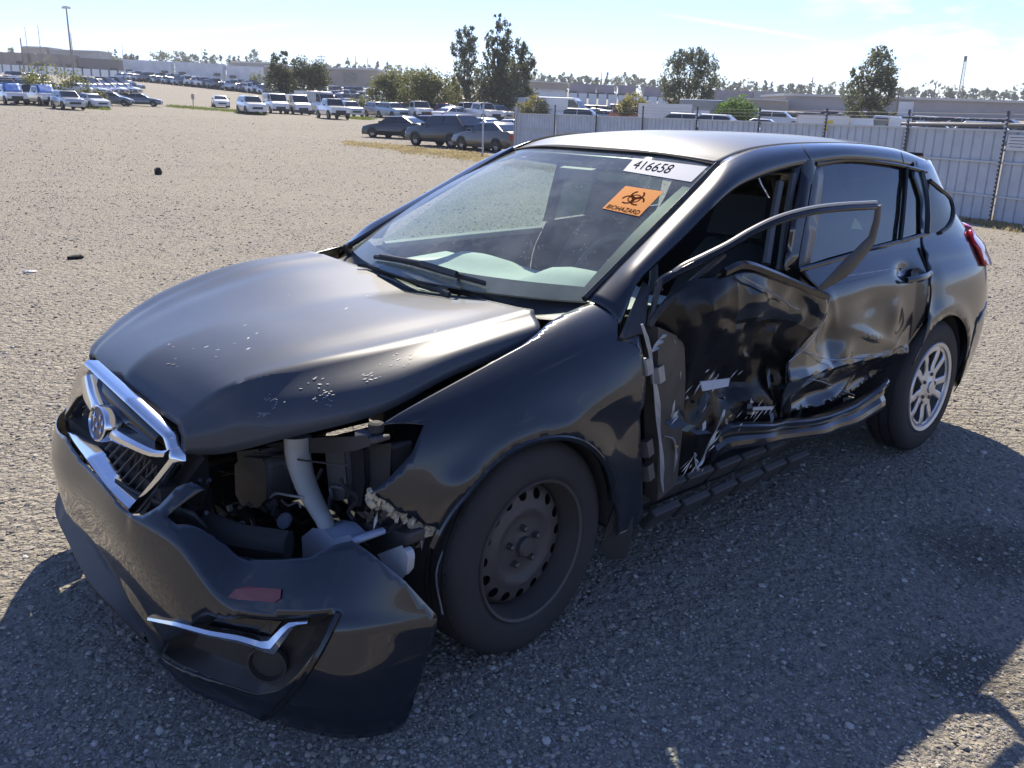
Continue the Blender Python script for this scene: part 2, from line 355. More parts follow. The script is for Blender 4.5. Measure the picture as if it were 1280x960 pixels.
def build_stones():
    rng = np.random.RandomState(11); ms = stone_material()
    pts = []; sca = []
    n_ = 330000; D = np.exp(rng.uniform(math.log(1.25), math.log(80), n_)); a = YAW+np.radians(rng.uniform(-36, 36, n_))
    X = CAM.x+D*np.cos(a); Y = CAM.y+D*np.sin(a); S_ = .0048*(1-rng.rand(n_)*.985)**(-1/2.5); S_ = np.minimum(S_, .034)*np.maximum(1, D/3.2)**.46
    den = .5+.28*np.sin(X*.9+1.3*np.sin(Y*.6))*np.sin(Y*.8+1.1*np.sin(X*.45))+.22*np.sin(X*2.3+Y*1.7)*np.sin(Y*2.9-X*1.2)
    q_ = X*.57-Y*.82
    for c_ in (3.1, 4.7, -6.0, -7.6, 11.0, 12.6): den *= 1-.75*np.exp(-((q_-c_-.25*np.sin((X+Y)*.13))/.22)**2)
    keep = rng.rand(n_) < np.clip(.30+den, .12, 1)
    for i in np.nonzero(keep)[0]: pts.append((X[i], Y[i], terr(X[i], Y[i])+S_[i]*.10)); sca.append(S_[i])
    me = bpy.data.meshes.new('gravel_stones'); me.from_pydata(pts, [], [])
    at = me.attributes.new('size', 'FLOAT', 'POINT'); at.data.foreach_set('value', np.array(sca, np.float32))
    at = me.attributes.new('turn', 'FLOAT_VECTOR', 'POINT'); tr = np.stack([rng.uniform(-.4, .4, len(pts)), rng.uniform(-.4, .4, len(pts)), rng.uniform(0, 6.28, len(pts))], 1).astype(np.float32)
    at.data.foreach_set('vector', tr.ravel())
    at = me.attributes.new('pick', 'INT', 'POINT'); at.data.foreach_set('value', rng.randint(0, 6, len(pts)).astype(np.int32))
    o = bpy.data.objects.new('gravel_stones', me); link(o); tag(o, kind='stuff', label='loose grey and tan stones strewn over the gravel yard')
    g = bpy.data.node_groups.new('strew', 'GeometryNodeTree'); g.interface.new_socket('Geometry', in_out='INPUT', socket_type='NodeSocketGeometry'); g.interface.new_socket('Geometry', in_out='OUTPUT', socket_type='NodeSocketGeometry')
    gi = g.nodes.new('NodeGroupInput'); go = g.nodes.new('NodeGroupOutput'); ip = g.nodes.new('GeometryNodeInstanceOnPoints')
    g.links.new(gi.outputs[0], ip.inputs['Points'])
    gt = g.nodes.new('GeometryNodeGeometryToInstance')
    def named(n_, ty):
        a = g.nodes.new('GeometryNodeInputNamedAttribute'); a.data_type = ty; a.inputs['Name'].default_value = n_; return a.outputs['Attribute']
    sizes = []
    for k in range(6):
        ic = g.nodes.new('GeometryNodeMeshIcoSphere'); ic.inputs['Radius'].default_value = .5; ic.inputs['Subdivisions'].default_value = 2 if k > 3 else 1
        sp = g.nodes.new('GeometryNodeSetPosition'); rv = g.nodes.new('FunctionNodeRandomValue'); rv.data_type = 'FLOAT_VECTOR'
        a = .13 if k < 4 else .09
        rv.inputs[0].default_value = (-a, -a, -a); rv.inputs[1].default_value = (a, a, a)
        for i_ in rv.inputs:
            if i_.name == 'Seed': i_.default_value = k*7+1
        g.links.new(rv.outputs[0], sp.inputs['Offset']); g.links.new(ic.outputs['Mesh'], sp.inputs['Geometry'])
        tf = g.nodes.new('GeometryNodeTransform'); q = rng.uniform(.7, 1.2, 3); tf.inputs['Scale'].default_value = (q[0], q[1], q[2]*.46); g.links.new(sp.outputs[0], tf.inputs['Geometry'])
        sm = g.nodes.new('GeometryNodeSetMaterial'); sm.inputs['Material'].default_value = ms; g.links.new(tf.outputs[0], sm.inputs['Geometry'])
        sizes.append(sm.outputs[0])
    for s_ in reversed(sizes): g.links.new(s_, gt.inputs[0])
    g.links.new(gt.outputs[0], ip.inputs['Instance']); ip.inputs['Pick Instance'].default_value = True
    g.links.new(named('pick', 'INT'), ip.inputs['Instance Index']); g.links.new(named('turn', 'FLOAT_VECTOR'), ip.inputs['Rotation']); g.links.new(named('size', 'FLOAT'), ip.inputs['Scale'])
    g.links.new(ip.outputs[0], go.inputs[0])
    md = o.modifiers.new('strew', 'NODES'); md.node_group = g
build_stones()
# ================================================================== THE WRECKED HATCHBACK
def paint(name, col, dust=.0, rough=.34):
    m = bpy.data.materials.new(name); m.use_nodes = True; t = m.node_tree; b = t.nodes['Principled BSDF']; MAT[name] = m
    tc = t.nodes.new('ShaderNodeTexCoord'); P = tc.outputs['Object']
    fl = N(t, 'ShaderNodeTexNoise'); fl.inputs['Scale'].default_value = 900; fl.inputs['Detail'].default_value = 2; t.links.new(P, fl.inputs['Vector'])
    r = N(t, 'ShaderNodeMapRange'); r.inputs['From Min'].default_value = .35; r.inputs['From Max'].default_value = .7; r.inputs['To Min'].default_value = .75; r.inputs['To Max'].default_value = 1.35; t.links.new(fl.outputs['Fac'], r.inputs['Value'])
    s = N(t, 'ShaderNodeVectorMath', operation='SCALE'); s.inputs[0].default_value = col; t.links.new(r.outputs[0], s.inputs['Scale'])
    n = N(t, 'ShaderNodeTexNoise'); n.inputs['Scale'].default_value = 3.2; n.inputs['Detail'].default_value = 9; n.inputs['Roughness'].default_value = .68; t.links.new(P, n.inputs['Vector'])
    d = N(t, 'ShaderNodeMapRange'); d.inputs['From Min'].default_value = .35; d.inputs['From Max'].default_value = .72; d.inputs['To Min'].default_value = dust*.4; d.inputs['To Max'].default_value = dust; t.links.new(n.outputs['Fac'], d.inputs['Value'])
    x = N(t, 'ShaderNodeMix'); x.data_type = 'RGBA'; x.inputs['B'].default_value = (.30, .305, .31, 1); t.links.new(s.outputs[0], x.inputs['A']); t.links.new(d.outputs[0], x.inputs['Factor'])
    t.links.new(x.outputs['Result'], b.inputs['Base Color'])
    b.inputs['Metallic'].default_value = .08; b.inputs['Specular IOR Level'].default_value = .2; b.inputs['Roughness'].default_value = rough; b.inputs['Coat Weight'].default_value = 1
    cr_ = N(t, 'ShaderNodeMath', operation='MULTIPLY_ADD'); cr_.inputs[1].default_value = .9; cr_.inputs[2].default_value = .025; t.links.new(d.outputs[0], cr_.inputs[0]); t.links.new(cr_.outputs[0], b.inputs['Coat Roughness'])
    return m
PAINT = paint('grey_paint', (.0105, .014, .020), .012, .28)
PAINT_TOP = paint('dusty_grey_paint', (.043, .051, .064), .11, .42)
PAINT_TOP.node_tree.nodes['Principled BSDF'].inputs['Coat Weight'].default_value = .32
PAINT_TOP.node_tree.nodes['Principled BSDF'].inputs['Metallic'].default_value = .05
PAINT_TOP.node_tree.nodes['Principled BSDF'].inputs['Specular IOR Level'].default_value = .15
BLK = mat('black_plastic', (.018, .018, .019), .45, dirt=.12, dscale=6)
TRIM = mat('gloss_black_trim', (.012, .012, .014), .12)
DARK = mat('dark_cavity', (.012, .012, .013), .8)
RUB = mat('tyre_rubber', (.026, .026, .027), .72, spec=.3, dirt=.16, dirtcol=(.16, .14, .12), dscale=5)
CHR = mat('chrome', (.82, .83, .85), .08, 1.0, dirt=.10, dscale=30)
STEEL = mat('black_steel', (.075, .070, .067), .5, .2, dirt=.25, dirtcol=(.12, .085, .06), dscale=6)
ALLOY = mat('silver_wheel', (.62, .63, .65), .28, .75, dirt=.2, dirtcol=(.25, .23, .20), dscale=8)
GREYM = mat('bare_grey_metal', (.30, .31, .33), .42, .7, var=.2)
UNDER = mat('dusty_engine_metal', (.07, .066, .064), .6, .2, dirt=.3, dirtcol=(.10, .085, .07), dscale=9)
CREAM = mat('cream_plastic', (.58, .55, .48), .5, dirt=.25, dscale=9)
BROWNP = mat('smoky_plastic', (.20, .175, .155), .5, dirt=.2, dscale=7)
PALEB = mat('pale_blue_plastic', (.40, .46, .56), .4, dirt=.12, dscale=7)
WHITEP = mat('white_primer', (.42, .43, .44), .5)
TORN = mat('torn_plastic_edge', (.46, .40, .28), .8, var=.3, vscale=60)
LINER = mat('inner_liner', (.022, .021, .021), .75, dirt=.2, dirtcol=(.09, .075, .065))
SEATM = mat('seat_cloth', (.022, .026, .035), .85)
DASHM = mat('dash_plastic', (.52, .55, .53), .7, bump=.12, bscale=200)
INTR = mat('interior_plastic', (.06, .062, .064), .6)
REDL = mat('red_lens', (.55, .015, .02), .12, coat=1)
FILM = mat('black_plastic_film', (.008, .008, .009), .26, spec=.35, bump=.35, bscale=9)
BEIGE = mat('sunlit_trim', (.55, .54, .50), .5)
GLS = glass('windscreen_glass', (.78, .92, .86), .25, 1.5, (.56, .60, .57), speck=.55)
GLSR = glass('tinted_glass', (.075, .14, .13), .035, 1.9, (.30, .42, .42))
GLSF = glass('clear_side_glass', (.72, .84, .80), .03, 1.45)

car = empty('wrecked_hatchback', (0, 0, 0), 0, 'dark grey wrecked hatchback with crushed left side and sagging front bumper', 'car')
# ---- body side surface: half width at (x, z)
_B = pchip([.10, .18, .25, .4, .56, .68, .76, .85, .93, 1.0, 1.2, 1.36, 1.43], [.79, .81, .84, .860, .872, .870, .863, .844, .800, .760, .700, .640, .555])
_S = pchip([-3.6, -3.3, -3.1, -2.8, -2.4, -.3, .0, .25, .40, .52, .70, .80, .90], [.80, .90, .955, .985, 1.0, 1.0, .995, .975, .945, .905, .80, .70, .55])
_ZT = pchip([-.6, -.45, -.23, .15, .40, .50, .75], [1.03, .985, .948, .862, .796, .758, .70])
_YT = pchip([-.6, -.45, -.23, .15, .40, .50, .75], [.655, .655, .665, .690, .715, .73, .70])
def W(x, z):
    b = _B(z)*_S(x)
    if x > -.75:
        zt = _ZT(x); t = (z-(zt-.26))/.26; lo = _B(min(z, zt-.26))*_S(x)
        t = max(0.0, t); f = _YT(x)+(lo-_YT(x))*math.sqrt(max(0.0, 1-min(t, 1.0)**2.4))-max(0, t-1)*.6
        k = min(1, max(0, (x+.75)/.25)); k = k*k*(3-2*k); b = b*(1-k)+f*k
    return b
def bs(px, py, off=0.0, Wf=None):
    Wf = Wf or W
    d = raydir(px, py); ya, yb = 1.25, .3
    ga = None
    for i in range(48):
        y = ya+(yb-ya)*i/47; p = CAM+d*((y-CAM.y)/d.y); g = y-Wf(p.x, p.z)
        if ga is not None and g <= 0:
            a, b = yp, y
            for _ in range(24):
                c = (a+b)/2; p = CAM+d*((c-CAM.y)/d.y)
                if c-Wf(p.x, p.z) > 0: a = c
                else: b = c
            p = CAM+d*((b-CAM.y)/d.y); return Vector((p.x, p.y+off, p.z))
        ga = g; yp = y
    return CAM+d*((.8-CAM.y)/d.y)
def tr(pts, off=0.0): return [bs(px, py, off) for px, py in pts]
def _unroll(x, z, ZT):
    z0 = ZT(x)-.26; t = (z-z0)/.26
    return z if t <= 0 else z0+.30*math.asin(min(1, t))/(math.pi/2)*1.15+max(0, t-1)*.2
def _roll(x, s, ZT):
    z0 = ZT(x)-.26; t = (s-z0)/(.30*1.15)
    return s if t <= 0 else (z0+.26*math.sin(t*math.pi/2) if t <= 1 else z0+.26+(t-1)*.45)
def wpanel(name, outline, m, parent=car, step=.028, disp=None, holes=(), side=1, thick=.004, Wf=None, inset=0.0, sharp=40, roll=None, extra=()):
    """side panel on the body surface; outline and holes are points whose (x, z) is used"""
    Wf = Wf or W
    ol = [(p[0], p[-1]) for p in outline]
    if roll: ol = [(x, _unroll(x, z, roll)) for x, z in ol]
    V, F = cdt(ol, step, [[(p[0], p[-1]) for p in h] for h in holes], extra)
    if roll: V = [Vector((v.x, _roll(v.x, v.y, roll))) for v in V]
    P = []
    for v in V:
        y = Wf(v.x, v.y)-inset
        if disp: y += disp(v.x, v.y)
        P.append((v.x, y*side, v.y))
    F = F if side < 0 else flip(F)
    return mesh_obj(name, P, F, m, parent, True, sharp, thick)
def gap(name, pts, r=.004, m=None, parent=car, n=24):
    return MB().tube(spline(pts, n), r, 5).obj(name, m or DARK, parent, True)
def arc(cx, cz, R, a0, a1, n=18): return [(cx+R*math.cos(math.radians(a0+(a1-a0)*i/(n-1))), cz+R*math.sin(math.radians(a0+(a1-a0)*i/(n-1)))) for i in range(n)]
def fold(x, z, x0, z0, ang, amp, wid):
    """a pressed crease: ridge (amp>0) along a line through (x0,z0)"""
    a = math.radians(ang); d = -(x-x0)*math.sin(a)+(z-z0)*math.cos(a)
    return amp*math.exp(-math.sqrt(d*d+.00005)/wid)
def bump2(x, z, x0, z0, rx, rz, amp):
    d = ((x-x0)/rx)**2+((z-z0)/rz)**2
    return amp*math.exp(-d)
# ---- left front fender
FAR = arc(.0, .325, .352, 20, 168, 26)
def fender_disp(x, z):
    y = bump2(x, z, -.42, .60, .10, .12, -.012)+fold(x, z, -.15, .70, 168, .008, .03)*math.exp(-((x+.2)/.25)**2)
    y += bump2(x, z, -.50, .64, .05, .035, -.015)+bump2(x, z, .25, .60, .10, .05, .010)
    y += .006*math.exp(-((z-.715-.018*math.sin(x*15)+.25*max(0, x))/.060)**2)*min(1, max(0, (.12-x)/.25))
    r = math.hypot(x, z-.325); y += .012*math.exp(-((r-.36)/.05)**2)
    return y
top = [Vector((x, 0, _ZT(x)-.0015-.010*min(1, max(0, (x+.22)/.15)))) for x in [.425-.415*i/12 for i in range(13)]+[-.06, -.13, -.20, -.27, -.34, -.40]]
right = [Vector((-.46, 0, .972))]+tr([(772, 421), (797, 413), (803, 440), (803, 560), (803, 640)])
left = tr([(464, 617), (490, 594), (515, 567), (530, 531)])
bot = [Vector((-.50, 0, .24)), Vector((-.40, 0, .25))]+[Vector((x, 0, z)) for x, z in FAR[::-1]]+tr([(551, 664), (540, 657), (528, 655), (515, 645), (498, 640), (485, 628)])
fender = wpanel('fender', top+right+bot+left, PAINT, disp=fender_disp, step=.015, roll=_ZT, sharp=None, extra=[(x, _unroll(x, _ZT(x)-.012, _ZT)-.004-.0075*k) for x in [-.43+.0085*i for i in range(97)] for k in range(14)])
for _k in ('shadow_terminator_geometry_offset', 'shadow_terminator_normal_offset'):
    if hasattr(fender, _k): setattr(fender, _k, .1 if 'geo' in _k else .03)
fender['label'] = 'dented left front fender torn at its lower front corner'
# torn plastic edge under the fender tip
mb = MB(); random.seed(4)
for i in range(70):
    t = random.random(); a = bs(464+86*t, 617+48*t); mb.box(a+Vector((random.uniform(-.008, .008), random.uniform(-.022, -.006), random.uniform(-.026, .002))), (random.uniform(.008, .022), random.uniform(.006, .016), random.uniform(.006, .022)), random.uniform(-1, 1), random.uniform(-1, 1), random.uniform(-1, 1))
tag(mb.obj('torn_edge', TORN, fender), kind='stuff')
# arch lip and mud flap
gap('arch_lip', [Vector((x, W(x, z)+fender_disp(x, z)-.006, z)) for x, z in FAR], .011, PAINT, fender, 60)
# ---- hood: crown, side crease, rolled lip
_ctrz = pchip([-.33, .05, .3, .5, .65, .74, .80], [.935, .935, .918, .895, .862, .815, .760])
def hood_half(side):
    ctr = [(-.300, .914), (.05, .924), (.30, .912), (.50, .892), (.66, .856), (.745, .808), (.785, .752)]
    if side > 0:
        cre = [aty(639, 396, .60), aty(569, 412, .58), aty(475, 434, .55), aty(381, 455, .51), aty(297, 480, .45), aty(255, 506, .39), aty(222, 531, .341)]
        cre[0] = Vector((-.236, .60, .958))
        edge = [Vector((-.232, .655, .945)), aty(569, 469, .70), aty(475, 517, .68), aty(358, 548, .585), aty(287, 566, .47), aty(250, 568, .405), aty(224, 567, .355)]
        edge[0] = aty(669, 433, .70)
        mid = [Vector((-.236, .66, .943)), None, None, None, None, None, None]
    else:
        cre = [Vector((-.236, -.60, .968)), Vector((.05, -.60, .952)), aty(230, 364, -.55), aty(185, 387, -.50), aty(150, 410, -.44), aty(128, 428, -.40), aty(116, 444, -.34)]
        edge = [Vector((-.22, -.70, .935)), Vector((.12, -.71, .905)), Vector((.38, -.69, .845)), Vector((.58, -.60, .775)), Vector((.67, -.50, .745)), Vector((.72, -.43, .735)), Vector((.745, -.36, .725))]
    rows = []
    C = spline([Vector((x, 0, z)) for x, z in ctr], 60); K = spline(cre, 60); E = spline(edge, 60)
    for i in range(60):
        c, k, e = C[i], K[i], E[i]; row = []
        for j in range(16):
            t = j/15; p = c.lerp(k, t); p.z += (.004*(1-(2*t-1)**2)-.007*math.exp(-((t-.86)/.12)**2))*math.sin(math.pi*min(1, .12+i/59)); row.append(p)
        for j in range(1, 10):
            t = j/9; p = k.lerp(e, t); o = math.sin(math.pi*t**1.7)
            ny = 1 if side > 0 else -1
            p.y += ny*.022*o; p.z += .022*o; row.append(p)
        rows.append(row)
    return rows
HR = [list(reversed(hood_half(-1)[i]))[:-1]+hood_half(1)[i] for i in range(0)] or None
_h1, _h2 = hood_half(1), hood_half(-1)
rows = [list(reversed(b))[:-1]+a for a, b in zip(_h1, _h2)]
V, F = grid(rows)
hood = mesh_obj('hood', V, F, PAINT_TOP, car, True, 50, .012)
# flip if facing down
if sum(p.normal.z for p in hood.data.polygons) < 0: hood.data.flip_normals()
hood_bvh = BVHTree.FromPolygons(V, F)
def on(bvh, px, py, off=0.0):
    d = raydir(px, py).normalized(); h = bvh.ray_cast(CAM, d)
    if h[0] is None: return None
    n = h[1] if h[1].dot(d) < 0 else -h[1]
    return h[0]+n*off
# chips and scrapes in the hood paint
random.seed(8)
SCR = mat('scraped_paint', (.42, .42, .41), .6)
mb = MB()
for cx, cy, n_, sp in [(340, 500, 16, 12), (327, 519, 22, 7), (388, 478, 10, 16), (405, 495, 20, 14), (460, 472, 16, 12), (500, 452, 14, 16), (412, 506, 4, 8), (225, 455, 5, 18), (260, 440, 5, 16), (205, 430, 4, 20), (560, 430, 6, 30), (420, 380, 4, 60), (330, 420, 5, 50)]:
    for k in range(n_):
        x, y = cx+random.gauss(0, sp*.55), cy+random.gauss(0, sp*.25); a = random.uniform(-.7, .1); L = random.uniform(1.2, 7)
        p = on(hood_bvh, x, y, .0006); q = on(hood_bvh, x+L*math.cos(a), y+L*math.sin(a), .0006)
        if p and q and .001 < (p-q).length < .06:
            s_ = (q-p).cross(Vector((0, .25, 1))).normalized()*random.uniform(.0010, .0026); mb.add([p-s_*.3, p+(q-p)*.5-s_, q, p+(q-p)*.4+s_], [(0, 1, 2, 3)])
tag(mb.obj('paint_scratch', SCR, hood), kind='stuff')
# ---- right side body (plain, mirrored surface)
RZ = pchip([-.6, -.45, -.23, .15, .40, .50, .75], [1.03, .99, .96, .89, .815, .765, .70])
def WR(x, z):
    b = _B(z)*_S(x)
    if x > -.75:
        zt = RZ(x); t = max(0.0, (z-(zt-.26))/.26); lo = _B(min(z, zt-.26))*_S(x); f = _YT(x)+(lo-_YT(x))*math.sqrt(max(0.0, 1-min(t, 1.0)**2.4))-max(0, t-1)*.6
        k = min(1, max(0, (x+.75)/.25)); k = k*k*(3-2*k); b = b*(1-k)+f*k
    return b
FARR = arc(.0, .325, .352, 20, 165, 20)
rf = [(.60, .62), (.57, .70), (.5, .765), (.40, .815), (.15, .89), (-.23, .96), (-.42, .98), (-.52, .93), (-.52, .24), (-.40, .25)]+FARR[::-1]+[(.40, .46), (.52, .46)]
wpanel('fender', [(x, z) for x, z in rf], PAINT, side=-1, Wf=WR, step=.04, roll=RZ)
RAR = arc(-2.645, .325, .352, 12, 180, 20)
wpanel('door', [(-.53, .24), (-1.62, .24), (-1.62, .955), (-.53, .945)], PAINT, side=-1, step=.06)
wpanel('door', [(-1.63, .24), (-2.27, .25)]+[(x, z) for x, z in RAR if x > -2.44][0:]+[(-2.44, .62), (-2.5, 1.04), (-1.63, 1.0)], PAINT, side=-1, step=.06)
for side in (-1,):
    wpanel('door_window', [(-.62, .96), (-1.60, .965), (-1.60, 1.345), (-1.36, 1.32), (-1.05, 1.22)], GLSF, side=side, step=.08, thick=0)
    wpanel('door_window', [(-1.68, 1.01), (-2.5, 1.045), (-2.45, 1.33), (-2.0, 1.355), (-1.68, 1.345)], GLSR, side=side, step=.08, thick=0)
    wpanel('pillar', [(-1.60, 1.0), (-1.68, 1.0), (-1.68, 1.37), (-1.60, 1.365)], TRIM, side=side, step=.05)
mb = MB(); mb.tube([(-.64, -.765, .952), (-1.1, -.772, .957), (-1.6, -.772, .960)], .017, 6); mb.obj('window_sill', BEIGE, car, True)
# ---- side frame: A pillar and roof rail
up_ = [(-.40, .662, .978), (-.62, .632, 1.085), (-.86, .598, 1.20), (-1.05, .570, 1.292), (-1.196, .548, 1.362), (-1.34, .548, 1.402), (-1.49, .548, 1.422), (-1.745, .548, 1.432), (-2.12, .548, 1.430), (-2.40, .545, 1.418), (-2.62, .54, 1.400), (-2.85, .53, 1.362)]
lo_ = [Vector(p) for p in ((-.42, .79, .905), )]+[aty(793, 364, .755), aty(802, 349, .74), aty(853, 301, .712), aty(909, 245, .677), aty(943, 225, .658), aty(985, 211, .647), aty(1016, 205, .645), aty(1060, 199.5, .645), aty(1110, 204, .643), aty(1135, 209, .638), aty(1157, 214, .632)]
def frame_side(side, name='roof_frame'):
    A = spline(up_, 70); B_ = spline(lo_, 70); rows = []
    for a, b in zip(A, B_):
        row = []
        for j in range(9):
            t = j/8; p = a.lerp(b, t); o = math.sin(math.pi*t)*.020; p = Vector((p.x, (p.y+o), p.z+o*.7))
            if t > .85: p.y -= .010*(t-.85)/.15
            row.append(Vector((p.x, p.y*side, p.z)))
        rows.append(row)
    V, F = grid(rows); o = mesh_obj(name, V, F if side < 0 else flip(F), PAINT, car, True, 50, .006 if side > 0 else .006); return V, F
FV, FF = frame_side(1); frame_side(-1)
# ---- roof
def roof_z(x, y):
    c = pchip([-3.06, -2.9, -2.6, -2.2, -1.8, -1.45, -1.25, -1.12], [1.392, 1.418, 1.447, 1.462, 1.466, 1.452, 1.424, 1.392])(x)
    e = pchip([-3.06, -2.85, -2.62, -2.12, -1.745, -1.49, -1.34, -1.196], [1.325, 1.362, 1.400, 1.430, 1.432, 1.422, 1.402, 1.362])(x)
    t = abs(y)/.548; return c+(e-c)*t**2.3
rows = []
for i in range(48):
    s = i/47; row = []
    for j in range(33):
        t = -1+2*j/32; y = t*.548; x0 = -1.196+.075*(1-t*t); x1 = -3.06+.15*t**2; x = x0+(x1-x0)*s; row.append(Vector((x, y, roof_z(x, y))))
    rows.append(row)
V, F = grid(rows); roof = mesh_obj('roof', V, F, PAINT_TOP, car, True, 60, .006)
if sum(p.normal.z for p in roof.data.polygons) < 0: roof.data.flip_normals()
for s in (1, -1):
    gap('roof_channel', [(x, y*s*1.004, z+.0015) for x, y, z in up_[4:]], .006, DARK, car, 40)
    gap('windscreen_trim', [(x+.006, y*s*.995, z+.003) for x, y, z in up_[:5]], .011, BLK, car, 30)
gap('windscreen_trim', [Vector((-1.196+.075*(1-t*t)+.006, t*.548, roof_z(-1.196+.075*(1-t*t), t*.548)-.002)) for t in [-1, -.6, -.2, .2, .6, 1]], .006, DARK, car, 40)
# rail seams seen as dark nicks
for pa, pb in [((1000, 181.5), (1012, 201)), ((1124, 188.5), (1128, 204))]:
    fb = BVHTree.FromPolygons(FV, FF)
    q = [on(fb, pa[0]+(pb[0]-pa[0])*k/5, pa[1]+(pb[1]-pa[1])*k/5, .002) for k in range(6)]; q = [v for v in q if v]
    if len(q) > 2: gap('frame_seam', q, .006)
# ---- windscreen
rows = []
for i in range(24):
    s = i/23; row = []
    for j in range(33):
        t = -1+2*j/32
        a = Vector((-.40+.17*(1-t*t), t*.655, .972-.012*(1-t*t))); b = Vector((-1.196+.075*(1-t*t), t*.542, roof_z(-1.196+.075*(1-t*t), t*.542)-.004))
        p = a.lerp(b, s); p += Vector((.03, 0, .045))*math.sin(math.pi*s)*.45; row.append(p)
    rows.append(row)
WV, WFc = grid(rows); windscreen = mesh_obj('windscreen', WV, WFc, GLS, car, True, 60)
ws_bvh = BVHTree.FromPolygons(WV, WFc)
# black ceramic border of the glass, just inside it
FRIT = mat('black_glass_border', (.03, .03, .032), .3, spec=.3)
rows2 = [[p-Vector((.004, 0, .006)) for p in r] for r in rows]
V, F = grid(rows2); keep = []
for f in F:
    i, j = f[0]//33, f[0] % 33
    if i < 2 or i > 21 or j < 1 or j > 30: keep.append(f)
mesh_obj('glass_border', V, keep, FRIT, windscreen, True, 60)
def decal(name, quad, m, parent, off=.002, n=28, bvh=None):
    """a thin sheet stuck on the glass: quad of photo points tl, tr, br, bl"""
    bvh = bvh or ws_bvh; R = []
    for i in range(n+1):
        v = i/n; r = []
        for j in range(n+1):
            u = j/n; x = (quad[0][0]*(1-u)+quad[1][0]*u)*(1-v)+(quad[3][0]*(1-u)+quad[2][0]*u)*v; y = (quad[0][1]*(1-u)+quad[1][1]*u)*(1-v)+(quad[3][1]*(1-u)+quad[2][1]*u)*v
            r.append(on(bvh, x, y, off))
        R.append(r)
    V, F = grid(R); mesh_obj(name, V, F, m, parent, True)
    return lambda u, v, o=0.0: on(bvh, (quad[0][0]*(1-u)+quad[1][0]*u)*(1-v)+(quad[3][0]*(1-u)+quad[2][0]*u)*v, (quad[0][1]*(1-u)+quad[1][1]*u)*(1-v)+(quad[3][1]*(1-u)+quad[2][1]*u)*v, off+.0008+o)
PAPER = mat('white_paper', (.70, .70, .69), .8, spec=.1); ORANGE = mat('orange_paper', (.72, .28, .07), .8, spec=.1); INK = mat('dark_ink', (.02, .018, .018), .95, spec=0); INKB = mat('brown_ink', (.09, .025, .012), .95, spec=0)
WF_ = decal('lot_number_sticker', [(793, 198), (884, 209), (864, 228), (779, 214)], PAPER, windscreen)
def text_on(name, body, fn, u0, u1, v0, v1, m, parent):
    cu = bpy.data.curves.new(name, 'FONT'); cu.body = body; cu.size = 1; o = bpy.data.objects.new(name, cu); COL.objects.link(o)
    dg = bpy.context.evaluated_depsgraph_get(); me0 = o.evaluated_get(dg).to_mesh(); P = [v.co.copy() for v in me0.vertices]; Fs = [tuple(p.vertices) for p in me0.polygons]; o.to_mesh_clear()
    bpy.data.objects.remove(o); bpy.data.curves.remove(cu)
    x0, x1 = min(p.x for p in P), max(p.x for p in P); y0, y1 = min(p.y for p in P), max(p.y for p in P)
    V = [fn(u0+(u1-u0)*(p.x-x0)/(x1-x0), v1-(v1-v0)*(p.y-y0)/(y1-y0)) for p in P]
    return mesh_obj(name, V, Fs, m, parent, False)
text_on('sticker_number', '416658', WF_, .07, .60, .14, .74, INK, windscreen)
BF = decal('biohazard_sticker', [(782, 233), (829, 240), (799, 271), (753, 261)], ORANGE, windscreen)
text_on('sticker_word', 'BIOHAZARD', BF, .07, .93, .80, .96, INK, windscreen)
# biohazard trefoil: three open rings, a small hub ring and centre breaks
V = []; F = []
def ringseg(cx, cy, r0, r1, a0, a1, n=18):
    k = len(V)
    for i in range(n+1):
        a = math.radians(a0+(a1-a0)*i/n)
        for r in (r0, r1): V.append(BF(min(.98, max(.02, cx+r*math.cos(a))), cy-r*math.sin(a)*1.0))
    for i in range(n): F.append((k+2*i, k+2*i+1, k+2*i+3, k+2*i+2))
for k in range(3):
    a = 90+120*k; cx, cy = .5+.145*math.cos(math.radians(a)), .42-.145*math.sin(math.radians(a))
    ringseg(cx, cy, .128, .168, a+30, a+330)
ringseg(.5, .42, .135, .160, 0, 360, 30); ringseg(.5, .42, .035, .055, 0, 360, 14)
mesh_obj('biohazard_symbol', V, F, INKB, windscreen, False)
# ---- rear body: superellipse plan at every level, both sides one map
_XR = pchip([.15, .3, .45, .62, .75, .9, 1.0, 1.1, 1.2, 1.3, 1.38, 1.42], [-3.30, -3.40, -3.455, -3.46, -3.45, -3.425, -3.375, -3.27, -3.17, -3.09, -3.05, -3.03])
_NE = pchip([.2, .5, .9, 1.1, 1.42], [6.5, 6.5, 6.0, 5.0, 4.0])
X0 = -2.30
_planc = {}
def plan(z):
    k = round(z, 3)
    if k not in _planc:
        w_, xr, n = _B(z), _XR(z), _NE(z); S = []
        for i in range(161):
            a = math.pi/2*i/160; S.append((X0+(xr-X0)*math.sin(a)**(2/n), w_*math.cos(a)**(2/n)))
        L = [0.0]
        for a, b in zip(S, S[1:]): L.append(L[-1]+math.hypot(b[0]-a[0], b[1]-a[1]))
        _planc[k] = (S, L)
    return _planc[k]
import bisect
def rmap(s, z):
    S, L = plan(z); i = min(len(L)-2, max(0, bisect.bisect_right(L, s)-1)); t = (s-L[i])/max(1e-9, L[i+1]-L[i])
    return Vector((S[i][0]+(S[i+1][0]-S[i][0])*t, S[i][1]+(S[i+1][1]-S[i][1])*t, z))
